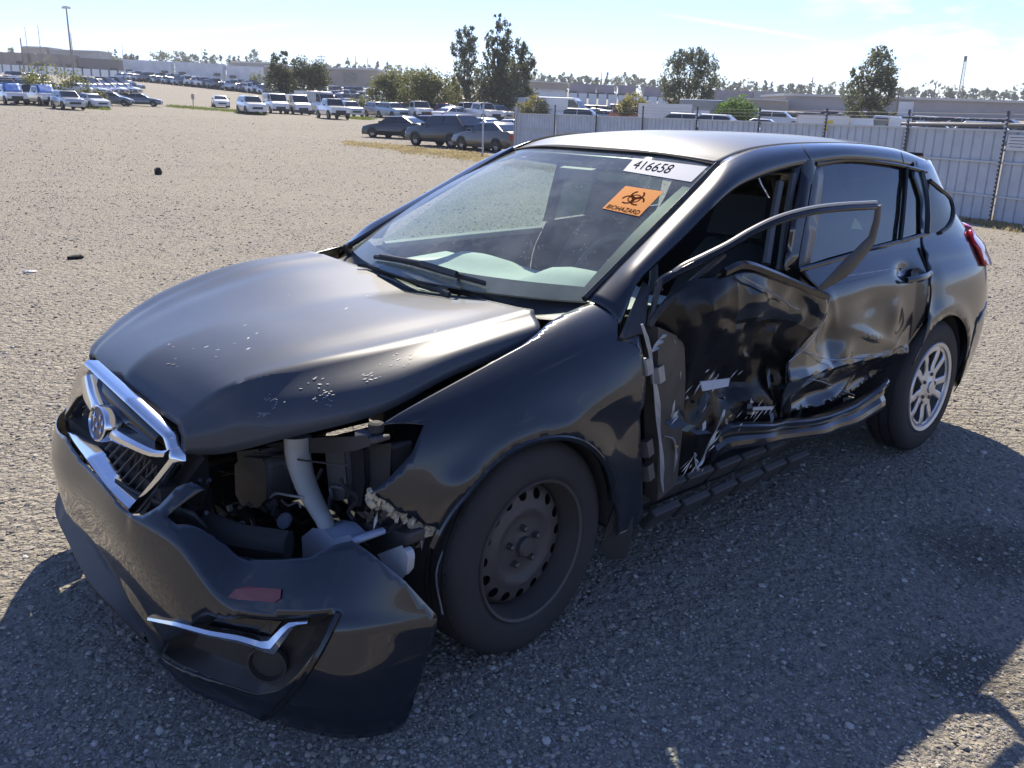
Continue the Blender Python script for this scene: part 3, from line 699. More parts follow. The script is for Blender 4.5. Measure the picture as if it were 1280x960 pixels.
def rpanel(name, outline, m, side=1, step=.035, disp=None, parent=car, off=0.0, thick=.004, sharp=45):
    V, F = cdt(outline, step); P = []
    for v in V:
        p = rmap(max(0, v.x), v.y)
        if disp: p += disp(p.x, p.z)
        if off: p += Vector((0, off, 0)) if v.x < .7 else Vector((-off, off*.5, 0))
        P.append((p.x, p.y*side, p.z))
    return mesh_obj(name, P, F if side > 0 else flip(F), m, parent, True, sharp, thick)
def send(z): return plan(z)[1][-1]
# reference mesh of the whole left rear for sight-line hits
R_ = [[rmap(s/60*send(z), z) for s in range(61)] for z in [.15+.0318*i for i in range(41)]]
RV, RF = grid(R_); rear_bvh = BVHTree.FromPolygons(RV, RF)
def rs(px, py, off=0.0): return on(rear_bvh, px, py, off)
def to_s(p):
    S, L = plan(p.z); best = min(range(len(S)), key=lambda i: (S[i][0]-p.x)**2+(S[i][1]-p.y)**2); return L[best]
RARC = [(X0-x, z) for x, z in arc(-2.645, .325, .350, 172, 8, 26)]
def quarter_disp(x, z):
    r = math.hypot(x+2.645, z-.325); y = .014*math.exp(-((r-.37)/.05)**2)
    y += bump2(x, z, -2.50, .80, .07, .09, -.012)+bump2(x, z, -2.38, .70, .06, .05, .012)
    y += .012*math.exp(-((z-.97-.03*(x+2.4))/.03)**2)*min(1, max(0, (-x-2.2)/.3))
    return Vector((0, y, 0))
def quarter_outline(bz=.22):
    zs = [bz, .35, .5, .62]
    o = [(.125, .66), (.16, .78), (.20, .90), (.215, 1.00), (.24, 1.08), (.27, 1.2), (.22, 1.31), (.30, 1.36)]
    o += [(.52, 1.36), (.66, 1.34)]
    o += [(rsn, z) for rsn, z in [(send(1.28)-.52, 1.28), (send(1.15)-.52, 1.15), (send(1.0)-.52, 1.0), (send(.86)-.50, .86), (send(.70)-.48, .70)]]
    o += [(X0*0+.95, .66), (.76, .60), (RARC[0][0], RARC[0][1]+.02)]
    return o+RARC[1:-3]+[(.085, .52)]
quarter = rpanel('quarter_panel', quarter_outline(), PAINT, 1, .03, quarter_disp)
rpanel('quarter_panel', quarter_outline(), PAINT, -1, .05, quarter_disp)
# rear bumper cover, tailgate
for s in (1, -1):
    rb = rpanel('rear_bumper', [(.765, .60), (.95, .655), (send(.66)-.48, .69), (send(.66), .69), (send(.40), .40), (send(.20), .20), (.80, .20), (.72, .22), (RARC[0][0]+.003, RARC[0][1]+.0), (.72, .48)], PAINT, s, .05, quarter_disp, off=.004)
    rpanel('tailgate', [(send(.70)-.47, .70), (send(.86)-.49, .86), (send(1.0)-.51, 1.0), (send(1.15)-.51, 1.15), (send(1.28)-.51, 1.28), (send(1.36)-.52, 1.36), (send(1.36), 1.36), (send(1.0), 1.0), (send(.70), .70)], PAINT, s, .07)
rows = [[Vector((x, .50*t*(1-.05*k), z)) for t in [-1, -.5, 0, .5, 1]] for k, (x, z) in enumerate([(-2.98, 1.385), (-3.06, 1.37), (-3.12, 1.345), (-3.11, 1.325), (-3.0, 1.33)])]
V, F = grid(rows); mesh_obj('roof_spoiler', V, F, PAINT, car, True, 60, .008)
# tail light
TLP = [(1209, 289), (1215, 287.5), (1222, 288), (1230, 293), (1236, 301), (1237, 308), (1234, 322), (1232, 333), (1228, 327), (1224, 318), (1217, 309), (1212, 302)]
def hitpoly(name, poly, m, parent, bvhf, off, step=6, thick=.004, disp=None):
    V, F = cdt(poly, step); P = []; ok = {}
    for i, v in enumerate(V):
        p = bvhf(v.x, v.y)
        if p is None: p = bvhf(v.x-4, v.y+1)
        if p is None: p = bvhf(v.x-9, v.y+2)
        if p is None: continue
        ok[i] = len(P); P.append(p)
    F = [tuple(ok[k] for k in f) for f in F if all(k in ok for k in f)]
    return mesh_obj(name, P, F, m, parent, True, 40, thick)
tz = [(.42+.0, 0)]
tl0 = [(X0+2.98, 1.015), (X0+3.05, 1.035), (X0+3.2, 1.03), (send(1.0)-.55, 1.0), (send(.94)-.45, .95), (send(.86)-.47, .85), (X0+3.33, .80), (X0+3.20, .87), (X0+3.07, .95)]
def sz(px, py):
    p = None
    while p is None and px > 1100: p = rs(px, py); px -= 2
    return (to_s(p), p.z)
tl = [sz(1206, 289), sz(1212, 286), (send(1.04)-.60, 1.04), (send(.98)-.46, .985), (send(.93)-.40, .93), (send(.86)-.42, .86), (send(.78)-.46, .77), sz(1224, 330), sz(1218, 318), sz(1209, 304)]
tail = rpanel('tail_light', [(-X0*0+a, z) for a, z in tl], REDL, 1, .03, quarter_disp, off=.036, thick=.016)
rpanel('tail_light', tl, REDL, -1, .05, quarter_disp, off=.036, thick=.016)
TLW = mat('clear_lens', (.55, .5, .5), .1)
# rear quarter glass with its black hooked trim
# ---- rear side glass and trims
def gw(x, z): return W(x, z)-.004
gl = tr([(1019, 207), (1060, 201.5), (1108, 206), (1131, 210), (1125, 299), (1087, 309), (1040, 322), (1000, 335)])
wpanel('door_window', gl, GLSR, step=.06, thick=0, inset=.010)['label'] = 'dark tinted left rear door window'
gl2 = tr([(1134, 211), (1145, 213), (1155, 219), (1157, 289), (1141, 295), (1127, 299)])
wpanel('door_window', gl2, GLSR, step=.06, thick=0, inset=.010)
gl3 = tr([(1163, 229), (1176, 239), (1186, 252), (1189, 266), (1184, 281), (1174, 290), (1164, 291)])
QB = [(1161, 226), (1174, 237), (1186, 249), (1190.5, 265), (1186, 281), (1174, 291.5), (1160, 293)]
def qhit(x, y, o=.002): return on(rear_bvh, x, y, o)
q3 = [qhit(*p, o=.004) for p in QB]
hitpoly('quarter_window', [(1161, 228), (1174, 238), (1185, 250), (1189, 265), (1185, 280), (1173, 290), (1160, 291)], TRIM, car, lambda x, y: qhit(x, y, .003), 0, 7, 0)
gap('quarter_window_trim', [qhit(*p, o=.006) for p in QB[:-1]], .010, BLK)
gap('window_trim', tr([(1019, 205), (1060, 199.8), (1110, 204.3), (1136, 209.5), (1157, 215)], .004), .008, TRIM)
gap('window_trim', tr([(997, 337), (1040, 325), (1087, 311), (1125, 301), (1158, 292)], .006), .008, TRIM)
gap('window_divider', tr([(1132, 209), (1130, 240), (1127, 275), (1124, 302)], .004), .010, TRIM)
gap('window_divider', tr([(1152, 214), (1157, 240), (1159, 270), (1158, 292)], .004), .013, TRIM)
wpanel('pillar', tr([(1003, 207), (1022, 205), (1016, 260), (1003, 334), (990, 338), (980, 345), (990, 280)]), TRIM, step=.05, inset=.004)
wpanel('pillar', tr([(1017, 206.5), (1029, 206), (1019, 300), (1013, 331), (999, 336)]), mat('grey_window_post', (.16, .165, .17), .3), step=.05, inset=.001)
# ---- rear door, crushed
random.seed(21)
def crush(x, z):
    y = 0
    # upper shoulder line: skin above tips to the sky, below it caves in
    zc = .895+.02*min(1, max(0, (-1.5-x)/.7)); d_ = max(0, zc-z); y += -.24*(min(d_, .10)+.35*max(0, min(d_-.10, .2)))*min(1, max(0, (-1.40-x)/.25))*min(1, max(0, (x+2.47)/.10))
    y += fold(x, z, -2.0, .66, 16, .030, .022)*math.exp(-((x+2.0)/.22)**2)
    y += fold(x, z, -1.95, .57, 4, .034, .020)
    y += -.075*math.exp(-((z-.46)/.075)**2)*min(1, max(0, (-1.25-x)/.2))*min(1, max(0, (x+2.45)/.25))
    y += fold(x, z, -1.85, .42, -12, .018, .02)
    y += bump2(x, z, -1.62, .72, .10, .07, -.030)+bump2(x, z, -1.75, .63, .07, .05, .016)+bump2(x, z, -1.95, .80, .12, .05, -.012)
    y += bump2(x, z, -2.18, .72, .06, .08, .014)+fold(x, z, -1.66, .80, 60, .010, .018)*math.exp(-((z-.80)/.08)**2)
    y += fold(x, z, -1.75, .50, 38, .018, .03)*math.exp(-((z-.52)/.10)**2)+fold(x, z, -2.1, .52, -34, .014, .025)*math.exp(-((z-.54)/.09)**2)
    y += bump2(x, z, -2.28, .905, .075, .03, -.022)
    return y
rd = tr([(1000, 336), (1040, 324), (1087, 311), (1125, 301), (1160, 292), (1174, 293)])+[Vector((-2.475, 0, .95)), Vector((-2.46, 0, .80)), Vector((-2.44, 0, .675))]+[Vector((x, 0, z)) for x, z in arc(-2.645, .325, .365, 58, 160, 12)][1:0]
rd += [Vector((-2.40, 0, .61)), Vector((-2.33, 0, .53)), Vector((-2.29, 0, .44))]+tr([(1090, 494), (1041, 514), (985, 525), (978, 500), (981, 470), (985, 453), (1005, 425), (1030, 403), (1037, 374), (1012, 350)])
rdoor = wpanel('rear_door', rd, PAINT, disp=crush, step=.013, sharp=32)
rdoor['label'] = 'crushed and creased left rear door'
# rear door handle and its cup
hc = bs(1147, 345)
mb = MB()
V, F = cdt([(.085*math.cos(a)*1.0, .030*math.sin(a)) for a in [i*math.pi/10 for i in range(20)]], .02)
mb.add([(hc.x+v.x*.8, W(hc.x+v.x, hc.z+v.y)+.004-.018*max(0, 1-(v.x/.085)**2-(v.y/.03)**2), hc.z+v.y+.004) for v in V], F)
mb.obj('handle_cup', BLK, rdoor, True)
h0, h1 = bs(1131, 350), bs(1160, 342)
mb = MB(); mb.tube(spline([h0+Vector((.0, .008, .0)), h0.lerp(h1, .35)+Vector((0, .028, .004)), h0.lerp(h1, .7)+Vector((0, .026, .004)), h1+Vector((0, .010, .004))], 10), .013, 8, flat=.8); mb.obj('handle', PAINT, rdoor, True)
gap('door_seam', [Vector((x, W(x, z)+.003, z)) for x, z in ((-2.475, .99), (-2.475, .94), (-2.462, .82), (-2.44, .69))], .0035)
# rocker: the pushed-in tube under the rear door and the slotted sill
mb = MB()
U = spline([aty(1108, 470, .84), aty(1083, 493, .85), aty(1041, 513, .855), aty(985, 525, .85), aty(940, 527, .84), aty(906, 529, .82), aty(888, 545, .79)], 30)
Lw = spline([aty(1099, 517, .86), aty(1075, 530, .86), aty(1041, 541, .855), aty(985, 553, .84), aty(940, 560, .82), aty(900, 568, .79), aty(882, 590, .76)], 30)
rows = []
for a, b, i in zip(U, Lw, range(30)):
    r = []
    for j in range(9):
        t = j/8; p = a.lerp(b, t); p.y += [0, .014, .009, -.002, -.004, .010, .014, .006, -.014][j]+.004*math.sin(i*.9+j*.4)+.010*math.exp(-((i-12)/2.0)**2)-.012*math.exp(-((i-19)/1.6)**2); r.append(p)
    rows.append(r)
V, F = grid(rows); mesh_obj('rocker_panel', V, F, PAINT, car, True, 18, .004)
SILL = mat('dusty_black_sill', (.035, .035, .037), .55, dirt=.25, dirtcol=(.13, .12, .11), dscale=8)
A0, A1 = Vector((-.60, .785, .24)), Vector((-1.62, .785, .22))
for row in range(2):
    for k in range(6 if row else 5):
        t0 = k/6+.02+(.05 if row == 0 else 0); t1 = (k+1)/6-.02+(.05 if row == 0 else 0); random.seed(k*3+row)
        c = A0.lerp(A1, (t0+t1)/2)+Vector((0, .012 if row else -.016, -.020 if row else .052)); L = (A1-A0).length*(t1-t0)
        o = MB().box(c+Vector((0, random.uniform(-.004, .004), random.uniform(-.004, .004))), (L*1.16, .030, .085), math.atan2(A1.y-A0.y, A1.x-A0.x)+random.uniform(-.02, .02), .62, random.uniform(-.02, .02), .97).obj('sill_block', SILL, car)
        b_ = o.modifiers.new('round', 'BEVEL'); b_.width = .006; b_.segments = 2
MB().tube([A0+Vector((.02, -.05, .03)), A1+Vector((-.85, -.10, .05))], .035, 8).obj('sill_beam', LINER, car, True)
# underbody, floor, firewall: closes the car from below
mb = MB(); mb.box((-1.5, 0, .20), (1.75, 1.36, .04)); mb.box((-1.85, 0, .26), (.7, 1.3, .08)); mb.box((-2.95, 0, .36), (.75, 1.2, .30)); mb.box((-2.15, 0, .30), (.5, 1.2, .06)); mb.obj('floor_pan', DARK, car)
mb = MB(); mb.box((-.52, 0, .56), (.05, 1.44, .72)); mb.obj('firewall', DARK, car)
mb = MB(); mb.box((-.02, 0, .24), (1.0, .9, .05)); mb.box((-.06, .46, .5), (.52, .05, .42)); mb.box((.1, -.46, .5), (.85, .05, .42)); mb.box((.0, -.63, .60), (.78, .03, .42)); mb.box((-.02, -.52, .66), (.70, .03, .42)); mb.box((-.40, -.2, .60), (.04, .9, .44)); mb.obj('engine_tray', DARK, car)
for s in (1, -1):
    for X in (0.0, -2.645):
        mb = MB(); n = 16; V = []
        for i in range(n+1):
            a = math.radians(-5+190*i/n)
            for y in (.50, .835): V.append((X+.362*math.cos(a), y*s, .325+.362*math.sin(a)))
        mb.add(V, [(2*i, 2*i+1, 2*i+3, 2*i+2) for i in range(n)])
        k = [(X, .50*s, .325)]+[v for v in V[::2]]; mb.add(k, [(0, i, i+1) for i in range(1, n+1)])
        mb.obj('wheel_arch_liner', LINER, car, True)
mf = [aty(768, 628, .80), aty(790, 622, .84), aty(790, 660, .84), aty(782, 696, .83), aty(757, 698, .79), aty(750, 680, .78)]
mesh_obj('mud_flap', mf, [(0, 1, 2, 3, 4, 5)], BLK, car, False, None, .012)
# ---- B pillar, interior, front door opening
mb = MB(); mb.tube([Vector((-1.62, .70, .25)), Vector((-1.66, .735, .7)), Vector((-1.64, .705, 1.0)), Vector((-1.66, .615, 1.37))], .07, 8, flat=.5); mb.obj('pillar', TRIM, car, True)
mb = MB()
for a_ in ((975, 228, 958, 330), (992, 218, 975, 338)):
    mb.tube([aty(a_[0], a_[1], .62), aty((a_[0]+a_[2])/2-1, (a_[1]+a_[3])/2, .66), aty(a_[2], a_[3], .70)], .016, 6)
mb.obj('belt_post', mat('grey_belt_trim', (.12, .125, .13), .35), car, True)
def seat(name, x, y, parent=car):
    mb = MB(); rows = []
    for k, (z, dx, wd, th) in enumerate([(.42, .02, .50, .17), (.60, .0, .52, .18), (.80, -.05, .50, .16), (.95, -.10, .40, .13), (1.03, -.125, .30, .09)]):
        n = 12; rows.append([Vector((x+dx+th/2*math.copysign(abs(math.cos(a))**.6, math.cos(a)), y+wd/2*math.copysign(abs(math.sin(a))**.6, math.sin(a)), z)) for a in [2*math.pi*i/n for i in range(n+1)]])
    V, F = grid(rows); mb.add(V, F); n0 = len(V); mb.F.append(tuple(range(n0-13, n0-1))); mb.M.append(0)
    s = mb.obj(name, SEATM, parent, True, 60)
    h = MB(); h.box((x-.16, y, 1.13), (.10, .27, .17), 0, 0, -.2, .85); h.tube([(x-.13, y-.06, 1.0), (x-.15, y-.06, 1.1)], .008); h.tube([(x-.13, y+.06, 1.0), (x-.15, y+.06, 1.1)], .008); h.obj('headrest', SEATM, s, True, 50)
    c = MB(); c.box((x+.27, y, .40), (.52, .50, .16), 0, 0, -.12); c.obj('seat_cushion', SEATM, s, True, 50)
seat('seat', -1.52, .36); seat('seat', -1.52, -.36)
mb = MB(); mb.box((-2.45, 0, .72), (.16, 1.24, .62), 0, 0, -.3); mb.box((-2.1, 0, .42), (.5, 1.24, .16)); mb.obj('rear_seat', SEATM, car, True, 40)
# dash: top pad, hump over the instruments, passenger pad
rows = []
for i in range(16):
    u = i/15; row = []
    for j in range(25):
        t = -1+2*j/24; xf = -.27-.16*t*t; x = xf+(-.84-.06*t*t-xf)*u; y = t*(.60+.06*u); z = .918+.012*u-.012*t*t
        z += .048*math.exp(-((t+.42)/.26)**4)*math.exp(-((u-.80)/.20)**2)+.072*math.exp(-((t-.50)/.27)**4)*math.exp(-((u-.74)/.26)**2)
        row.append(Vector((x, y, z)))
    rows.append(row)
rows.append([Vector((p.x-.03, p.y, p.z-.05)) for p in rows[-1]]); rows.append([Vector((p.x-.05, p.y, .5)) for p in rows[-1]])
V, F = grid(rows); mesh_obj('dashboard', V, F, DASHM, car, True, 50)
mb = MB(); c = Vector((-.86, .36, .93)); ax = Matrix.Rotation(-.42, 3, 'Y')
ring = [c+ax @ Vector((0, .185*math.cos(a), .185*math.sin(a))) for a in [2*math.pi*i/24 for i in range(25)]]
mb.tube(ring, .016, 6, False); mb.box(c+Vector((.03, 0, -.01)), (.05, .15, .12), 0, 0, .42); mb.tube([c, c+Vector((.34, 0, -.14))], .03); mb.obj('steering_wheel', INTR, car, True, 40)
MB().box((-1.04, .0, 1.295), (.03, .19, .05), 0, 0, .2, .92).obj('rear_view_mirror', INTR, car)
VIS = mat('grey_cloth', (.24, .24, .23), .8)
for s in (1, -1): MB().box((-1.27, .30*s, 1.352), (.15, .34, .014), 0, 0, .3).obj('sun_visor', VIS, car)
# headliner closes the roof inside
rows = [[Vector((-1.16-1.8*i/11, .52*(-1+2*j/10), roof_z(-1.2-1.8*i/11, .52*(-1+2*j/10))-.03)) for j in range(11)] for i in range(12)]
V, F = grid(rows); mesh_obj('headliner', V, F, mat('headliner_cloth', (.22, .22, .21), .9), car, True, 60)
# ---- cowl, wipers
rows = []
for i in range(6):
    u = i/5; row = []
    for j in range(25):
        t = -1+2*j/24; a = Vector((-.292, t*.645, .898+.040*t*t)); a.x += .07*abs(t)**3*1.0; b = Vector((-.40+.17*(1-t*t)-.03, t*.655, .966-.012*(1-t*t)))
        if b.x > a.x-.02: b.x = a.x-.02
        p = a.lerp(b, u); p.z -= .022*math.sin(math.pi*u); row.append(p)
    rows.append(row)
V, F = grid(rows); mesh_obj('cowl', V, F, BLK, car, True, 50)
def wiper(pts, blade):
    w_ = empty_child = MB(); w_.tube(pts, [.011, .012, .010, .008, .006][:len(pts)] if len(pts) <= 5 else .009, 6, flat=.6)
    o = w_.obj('wiper', BLK, car, True)
    MB().tube(blade, .009, 5, flat=.6).obj('wiper_blade', BLK, o, True)
def wsp(px, py, off): 
    p = on(ws_bvh, px, py, off); return p if p else aty(px, py, -.64)
wiper([wsp(652, 390, .02), wsp(617, 374, .035), wsp(575, 352, .032), wsp(530, 337, .03), wsp(478, 325, .022)], spline([wsp(608, 358, .012), wsp(560, 345, .012), wsp(510, 331, .012), wsp(470, 324.5, .012)], 8))
wiper([atz(562, 368, .940), atz(528, 353, .945), atz(492, 342, .95), atz(460, 333, .955), atz(447, 331, .96)], spline([wsp(446, 333, .012), wsp(437, 319, .012), wsp(429, 307, .012)], 6))
for a_, b_, r_ in (((447, 329), (520, 350), .012), ((524, 352), (560, 366), .017), ((590, 372), (620, 384), .014)):
    MB().tube([atz(*a_, .932), atz(*b_, .925)], r_, 6, flat=.6).obj('cowl_cap', BLK, car, True)
# ---- right door mirror: dark lump seen past the hood corner
mesh_obj('mirror_sail', [(-.50, -.765, .985), (-.62, -.75, .985), (-.66, -.735, 1.05), (-.58, -.755, 1.03)], [(0, 1, 2, 3)], TRIM, car, False, None, .012)
# left mirror sail, mirror itself torn away
mesh_obj('mirror_sail', [bs(771, 420, .012), bs(775, 422, .014), bs(799, 413, .02), bs(806, 360, .02), bs(800, 350, .014), bs(788, 378, .014)], [(0, 1, 2, 3, 4, 5)], BLK, car, False, None, .01)
# ---- front door: bent frame still hanging, its skin torn off and crumpled
DP = [Vector((-.60, .785, 1.01)), aty(827, 351, .80), aty(878, 324, .835), aty(906, 310, .855), aty(940, 290, .875), aty(974, 275, .895), aty(1013, 265, .915), aty(1050, 260.5, .93), aty(1092, 258, .945)]
mb = MB(); mb.tube(spline(DP, 40), .020, 8, flat=.62); fd = mb.obj('front_door', TRIM, car, True, 50); fd['label'] = 'torn open left front door with bent window frame'
gap('frame_edge', [p+Vector((0, .008, .017)) for p in spline(DP, 12)], .006, mat('worn_frame_edge', (.35, .34, .32), .3, .4), fd, 40)
PL = resample([aty(1098, 257, .948), aty(1096, 275, .947), aty(1089, 301, .943), aty(1064, 329, .935), aty(1040, 349, .925), aty(1022, 363, .918)], 26)
MB().tube(PL, [.022+.020*min(1, k/14) if k < 17 else .042-.0034*(k-16) for k in range(26)], 8, flat=.28).obj('door_post', BLK, fd, True, 40)
gap('sail_frame', [aty(826, 350, .80), aty(818, 380, .81), aty(812, 410, .82), aty(822, 392, .83), aty(860, 356, .84), aty(905, 318, .86)], .010, BLK, fd, 40)
# crumpled shell: columns of traced points, top to bottom
random.seed(5)
cols = [[(812, 400, .80), (822, 425, .79), (826, 470, .77), (828, 520, .75), (832, 580, .74), (845, 612, .74)],
        [(832, 372, .82), (840, 410, .83), (845, 455, .80), (848, 505, .77), (852, 552, .77), (862, 600, .75)],
        [(858, 352, .85), (862, 392, .88), (866, 440, .83), (872, 490, .78), (877, 535, .80), (880, 580, .77)],
        [(890, 345, .87), (893, 380, .90), (896, 428, .84), (902, 480, .79), (905, 520, .81), (902, 548, .79)],
        [(918, 338, .88), (925, 372, .905), (928, 420, .85), (934, 470, .80), (938, 505, .83), (935, 532, .80)],
        [(945, 334, .89), (955, 368, .905), (960, 412, .86), (962, 460, .81), (965, 498, .84), (962, 530, .80)],
        [(985, 345, .905), (995, 372, .915), (992, 408, .875), (985, 450, .84), (982, 492, .85), (984, 528, .81)],
        [(1033, 373, .925), (1034, 388, .922), (1026, 405, .90), (1003, 430, .875), (985, 462, .87), (987, 505, .84)]]
CP = [[aty(*p) for p in c] for c in cols]
CR = [spline(c, 34) for c in CP]
rows = [spline([CR[i][j] for i in range(8)], 44) for j in range(34)]
rs_ = np.random.RandomState(9); ctr = rs_.rand(60, 2)*[1, .9]; am = rs_.uniform(-.024, .018, 60); ctr2 = rs_.rand(150, 2); am2 = rs_.uniform(-.008, .007, 150)
for j, r in enumerate(rows):
    for i, p in enumerate(r):
        u, v = i/43, j/33; d = (ctr[:, 0]-u)**2*2.2+(ctr[:, 1]-v)**2; o = np.argsort(d)[:2]
        k = 1 if v > .12 else v/.12
        e = min(1, u/.05, (1-u)/.05, (1-v)/.05)
        d2 = (ctr2[:, 0]-u)**2*2.2+(ctr2[:, 1]-v)**2; o2 = np.argsort(d2)[:2]; p.y += am2[o2[0]]*(math.sqrt(d2[o2[1]])-math.sqrt(d2[o2[0]]))*14*k*max(0, e)
        p.y += (am[o[0]]*.8+am[o[0]]*(math.sqrt(d[o[1]])-math.sqrt(d[o[0]]))*3)*k*max(0, e)
V, F = grid(rows); fm = []
for f in F:
    j, i = divmod(f[0], 44); u, v = i/43, j/33
    fm.append(0 if (v < .30-.10*abs(u-.8) and u > .38) else 1)
for _ in range(1):
    Vn = [v.copy() for v in V]
    for j in range(1, 33):
        for i in range(1, 43): Vn[j*44+i] = (V[j*44+i]*2+V[j*44+i-1]+V[j*44+i+1]+V[(j-1)*44+i]+V[(j+1)*44+i])/6
    V = Vn
mesh_obj('crumpled_door_shell', V, F, [PAINT, FILM], fd, True, 22, .004, fm)
# belt moulding of the door over the shell
gap('door_belt', [aty(905, 340, .885), aty(930, 331, .895), aty(965, 342, .91), aty(1000, 357, .925), aty(1034, 371, .93)], .014, TRIM, fd, 30)
gap('bright_fold', [aty(927, 345, .905), aty(950, 358, .925), aty(975, 372, .93), aty(990, 384, .925)], .004, GREYM, fd, 20)
# shreds of metal and plastic hanging in the door opening
SH = mat('torn_pale_strip', (.36, .38, .40), .4, .4)
for pts, wd in [([(802, 405, .86), (812, 440, .86), (818, 475, .855), (822, 520, .85), (826, 560, .845), (827, 600, .84), (830, 615, .84)], .011), ([(830, 418, .85), (822, 430, .85), (816, 440, .855)], .018), ([(840, 420, .84), (846, 450, .83), (848, 478, .83), (842, 500, .83), (838, 530, .83)], .006), ([(842, 548, .83), (828, 545, .84), (844, 552, .83), (843, 590, .82)], .005), ([(905, 512, .83), (897, 535, .83), (888, 552, .83), (878, 575, .82), (866, 590, .82)], .010), ([(868, 566, .83), (872, 590, .825)], .007)]:
    L = [aty(*p) for p in pts]; S = spline(L, 14); V = []; 
    for k, p in enumerate(S):
        q = wd*(1-.5*abs(2*k/13-1)); V += [p+Vector((q, .0, 0)), p+Vector((-q, .006*math.sin(k*1.3), 0))]
    mesh_obj('torn_strip', V, [(2*i, 2*i+1, 2*i+3, 2*i+2) for i in range(13)], SH, car, False, None, .002)
HN = mat('brown_hinge_panel', (.042, .036, .034), .5, var=.3, dirt=.12, dscale=12)
mb = MB(); H = [(805, 405, .80), (838, 420, .79), (840, 470, .78), (838, 520, .76), (830, 600, .75), (806, 620, .78), (805, 500, .80)]
mesh_obj('hinge_pillar', [aty(*p) for p in H], [tuple(range(7))], HN, car, False, None, .05)
for (x, y) in ((807, 458), (822, 468), (808, 560), (809, 590)):
    p = aty(x, y, .85); MB().box(p, (.045, .03, .05), .3, .2).obj('door_hinge', GREYM if y < 470 else STEEL, car, True)
random.seed(31)
mb = MB()
for k in range(46):
    x, y = random.uniform(838, 985), 0; y = random.uniform(490, 560)-(x-838)*.16
    p = aty(x, y, random.uniform(.76, .86)); a = Vector((random.uniform(-1, 1), random.uniform(-.5, .5), random.uniform(-.6, .6))).normalized()*random.uniform(.01, .05)
    mb.m = random.choice([0, 0, 1, 2]); b = a.cross(Vector((.2, 1, .3))).normalized()*random.uniform(.004, .022)
    mb.add([p-a, p-a*.2+b, p+a, p+a*.1-b], [(0, 1, 2, 3)])
tag(mb.obj('door_shards', [FILM, PAINT, GREYM], car), kind='stuff')
BRT = mat('scraped_bright_metal', (.40, .41, .43), .4, .8)
for pts in ([(1037, 374, .93), (1030, 402, .915), (1008, 434, .885), (985, 455, .87), (982, 494, .865)], [(1006, 440, .875), (1040, 450, .872), (1070, 447, .872), (1108, 443, .868)], [(990, 470, .87), (1030, 478, .868), (1068, 494, .862)], [(1050, 346, .845), (1085, 341, .850), (1128, 334, .848)]):
    MB().tube(spline([aty(*q) for q in pts], 20), [.0006+.0016*abs(math.sin(k*1.9)) for k in range(20)], 4).obj('bright_crack', BRT, rdoor, True)
mb = MB()
for k in range(46):
    c, s_ = random.choice([((868, 582), 14), ((885, 556), 12), ((885, 478), 16), ((920, 522), 22), ((905, 470), 14), ((950, 510), 18), ((845, 520), 8)]); x, y = c[0]+random.gauss(0, s_*.6), c[1]+random.gauss(0, s_*.4); p_ = aty(x, y, .868+random.uniform(-.01, .01)); a = Vector((-random.uniform(.5, 1), random.uniform(-.1, .1), random.uniform(.25, .75))).normalized()*random.uniform(.006, .034); n_ = a.cross(Vector((.3, 1, .2))).normalized()*random.uniform(.0006, .0022)
    mb.add([p_-a, p_+n_, p_+a, p_-n_], [(0, 1, 2, 3)])
tag(mb.obj('bright_scrape', BRT, fd), kind='stuff')
ins = [[aty(x, y, .55-.1*k) for x in (800, 860, 920, 980)] for k, y in enumerate((380, 460, 540))]
# trim scraps of blue and white on the door carrier
for q, m_ in (([(865, 474, .83), (902, 470, .83), (900, 480, .83), (868, 486, .83)], 'pale_scrap'), ([(932, 506, .835), (956, 505, .835), (955, 509, .835), (931, 510, .835)], 'white_scrap')):
    mesh_obj(m_, [aty(*p)+Vector((0, .03, 0)) for p in q], [(0, 1, 2, 3)], PALEB if m_ == 'pale_scrap' else WHITEP, fd, False, None, .004)
# ---- wheels
def tyre(parent, R=.322, wd=.186):
    o = MB(); h = wd/2
    o.lathe([(-h*.55, .200), (-h*.86, .212), (-h, .252), (-h*.97, .285), (-h*.84, .309), (-h*.66, R-.002), (-h*.55, R), (-h*.53, R-.008), (-h*.47, R-.008), (-h*.45, R), (-h*.12, R+.001), (-h*.10, R-.008), (h*.10-.02, R-.008), (h*.02, R+.001), (h*.40, R), (h*.42, R-.008), (h*.49, R-.008), (h*.51, R), (h*.66, R-.002), (h*.84, .309), (h*.93, .296), (h*.985, .282), (h, .262), (h*.985, .244), (h*.99, .238), (h*.90, .218), (h*.80, .207), (h*.55, .200)], 72)
    t = o.obj('tyre', RUB, parent, True, 35)
    b = MB(); n = 60
    for k in range(n):
        a = 2*math.pi*k/n
        for s in (-1, 1): b.box((math.cos(a)*(R-.004), s*h*.60, math.sin(a)*(R-.004)), (.006, h*.16, .006), 0, 0, -a)
    tag(b.obj('tread_block', RUB, t), kind='stuff')
    return t
def disc(outer, prof, holes, n=64, step=.02):
    """a wheel face in local XZ, y given by radius, pierced by holes"""
    ol = [(outer*math.cos(2*math.pi*i/n), outer*math.sin(2*math.pi*i/n)) for i in range(n)]
    V, F = cdt(ol, step, holes); f = pchip(*zip(*prof)); return [(v.x, f(math.hypot(v.x, v.y)), v.y) for v in V], flip(F)
LUG = mat('rusty_lug', (.13, .12, .11), .45, .6)
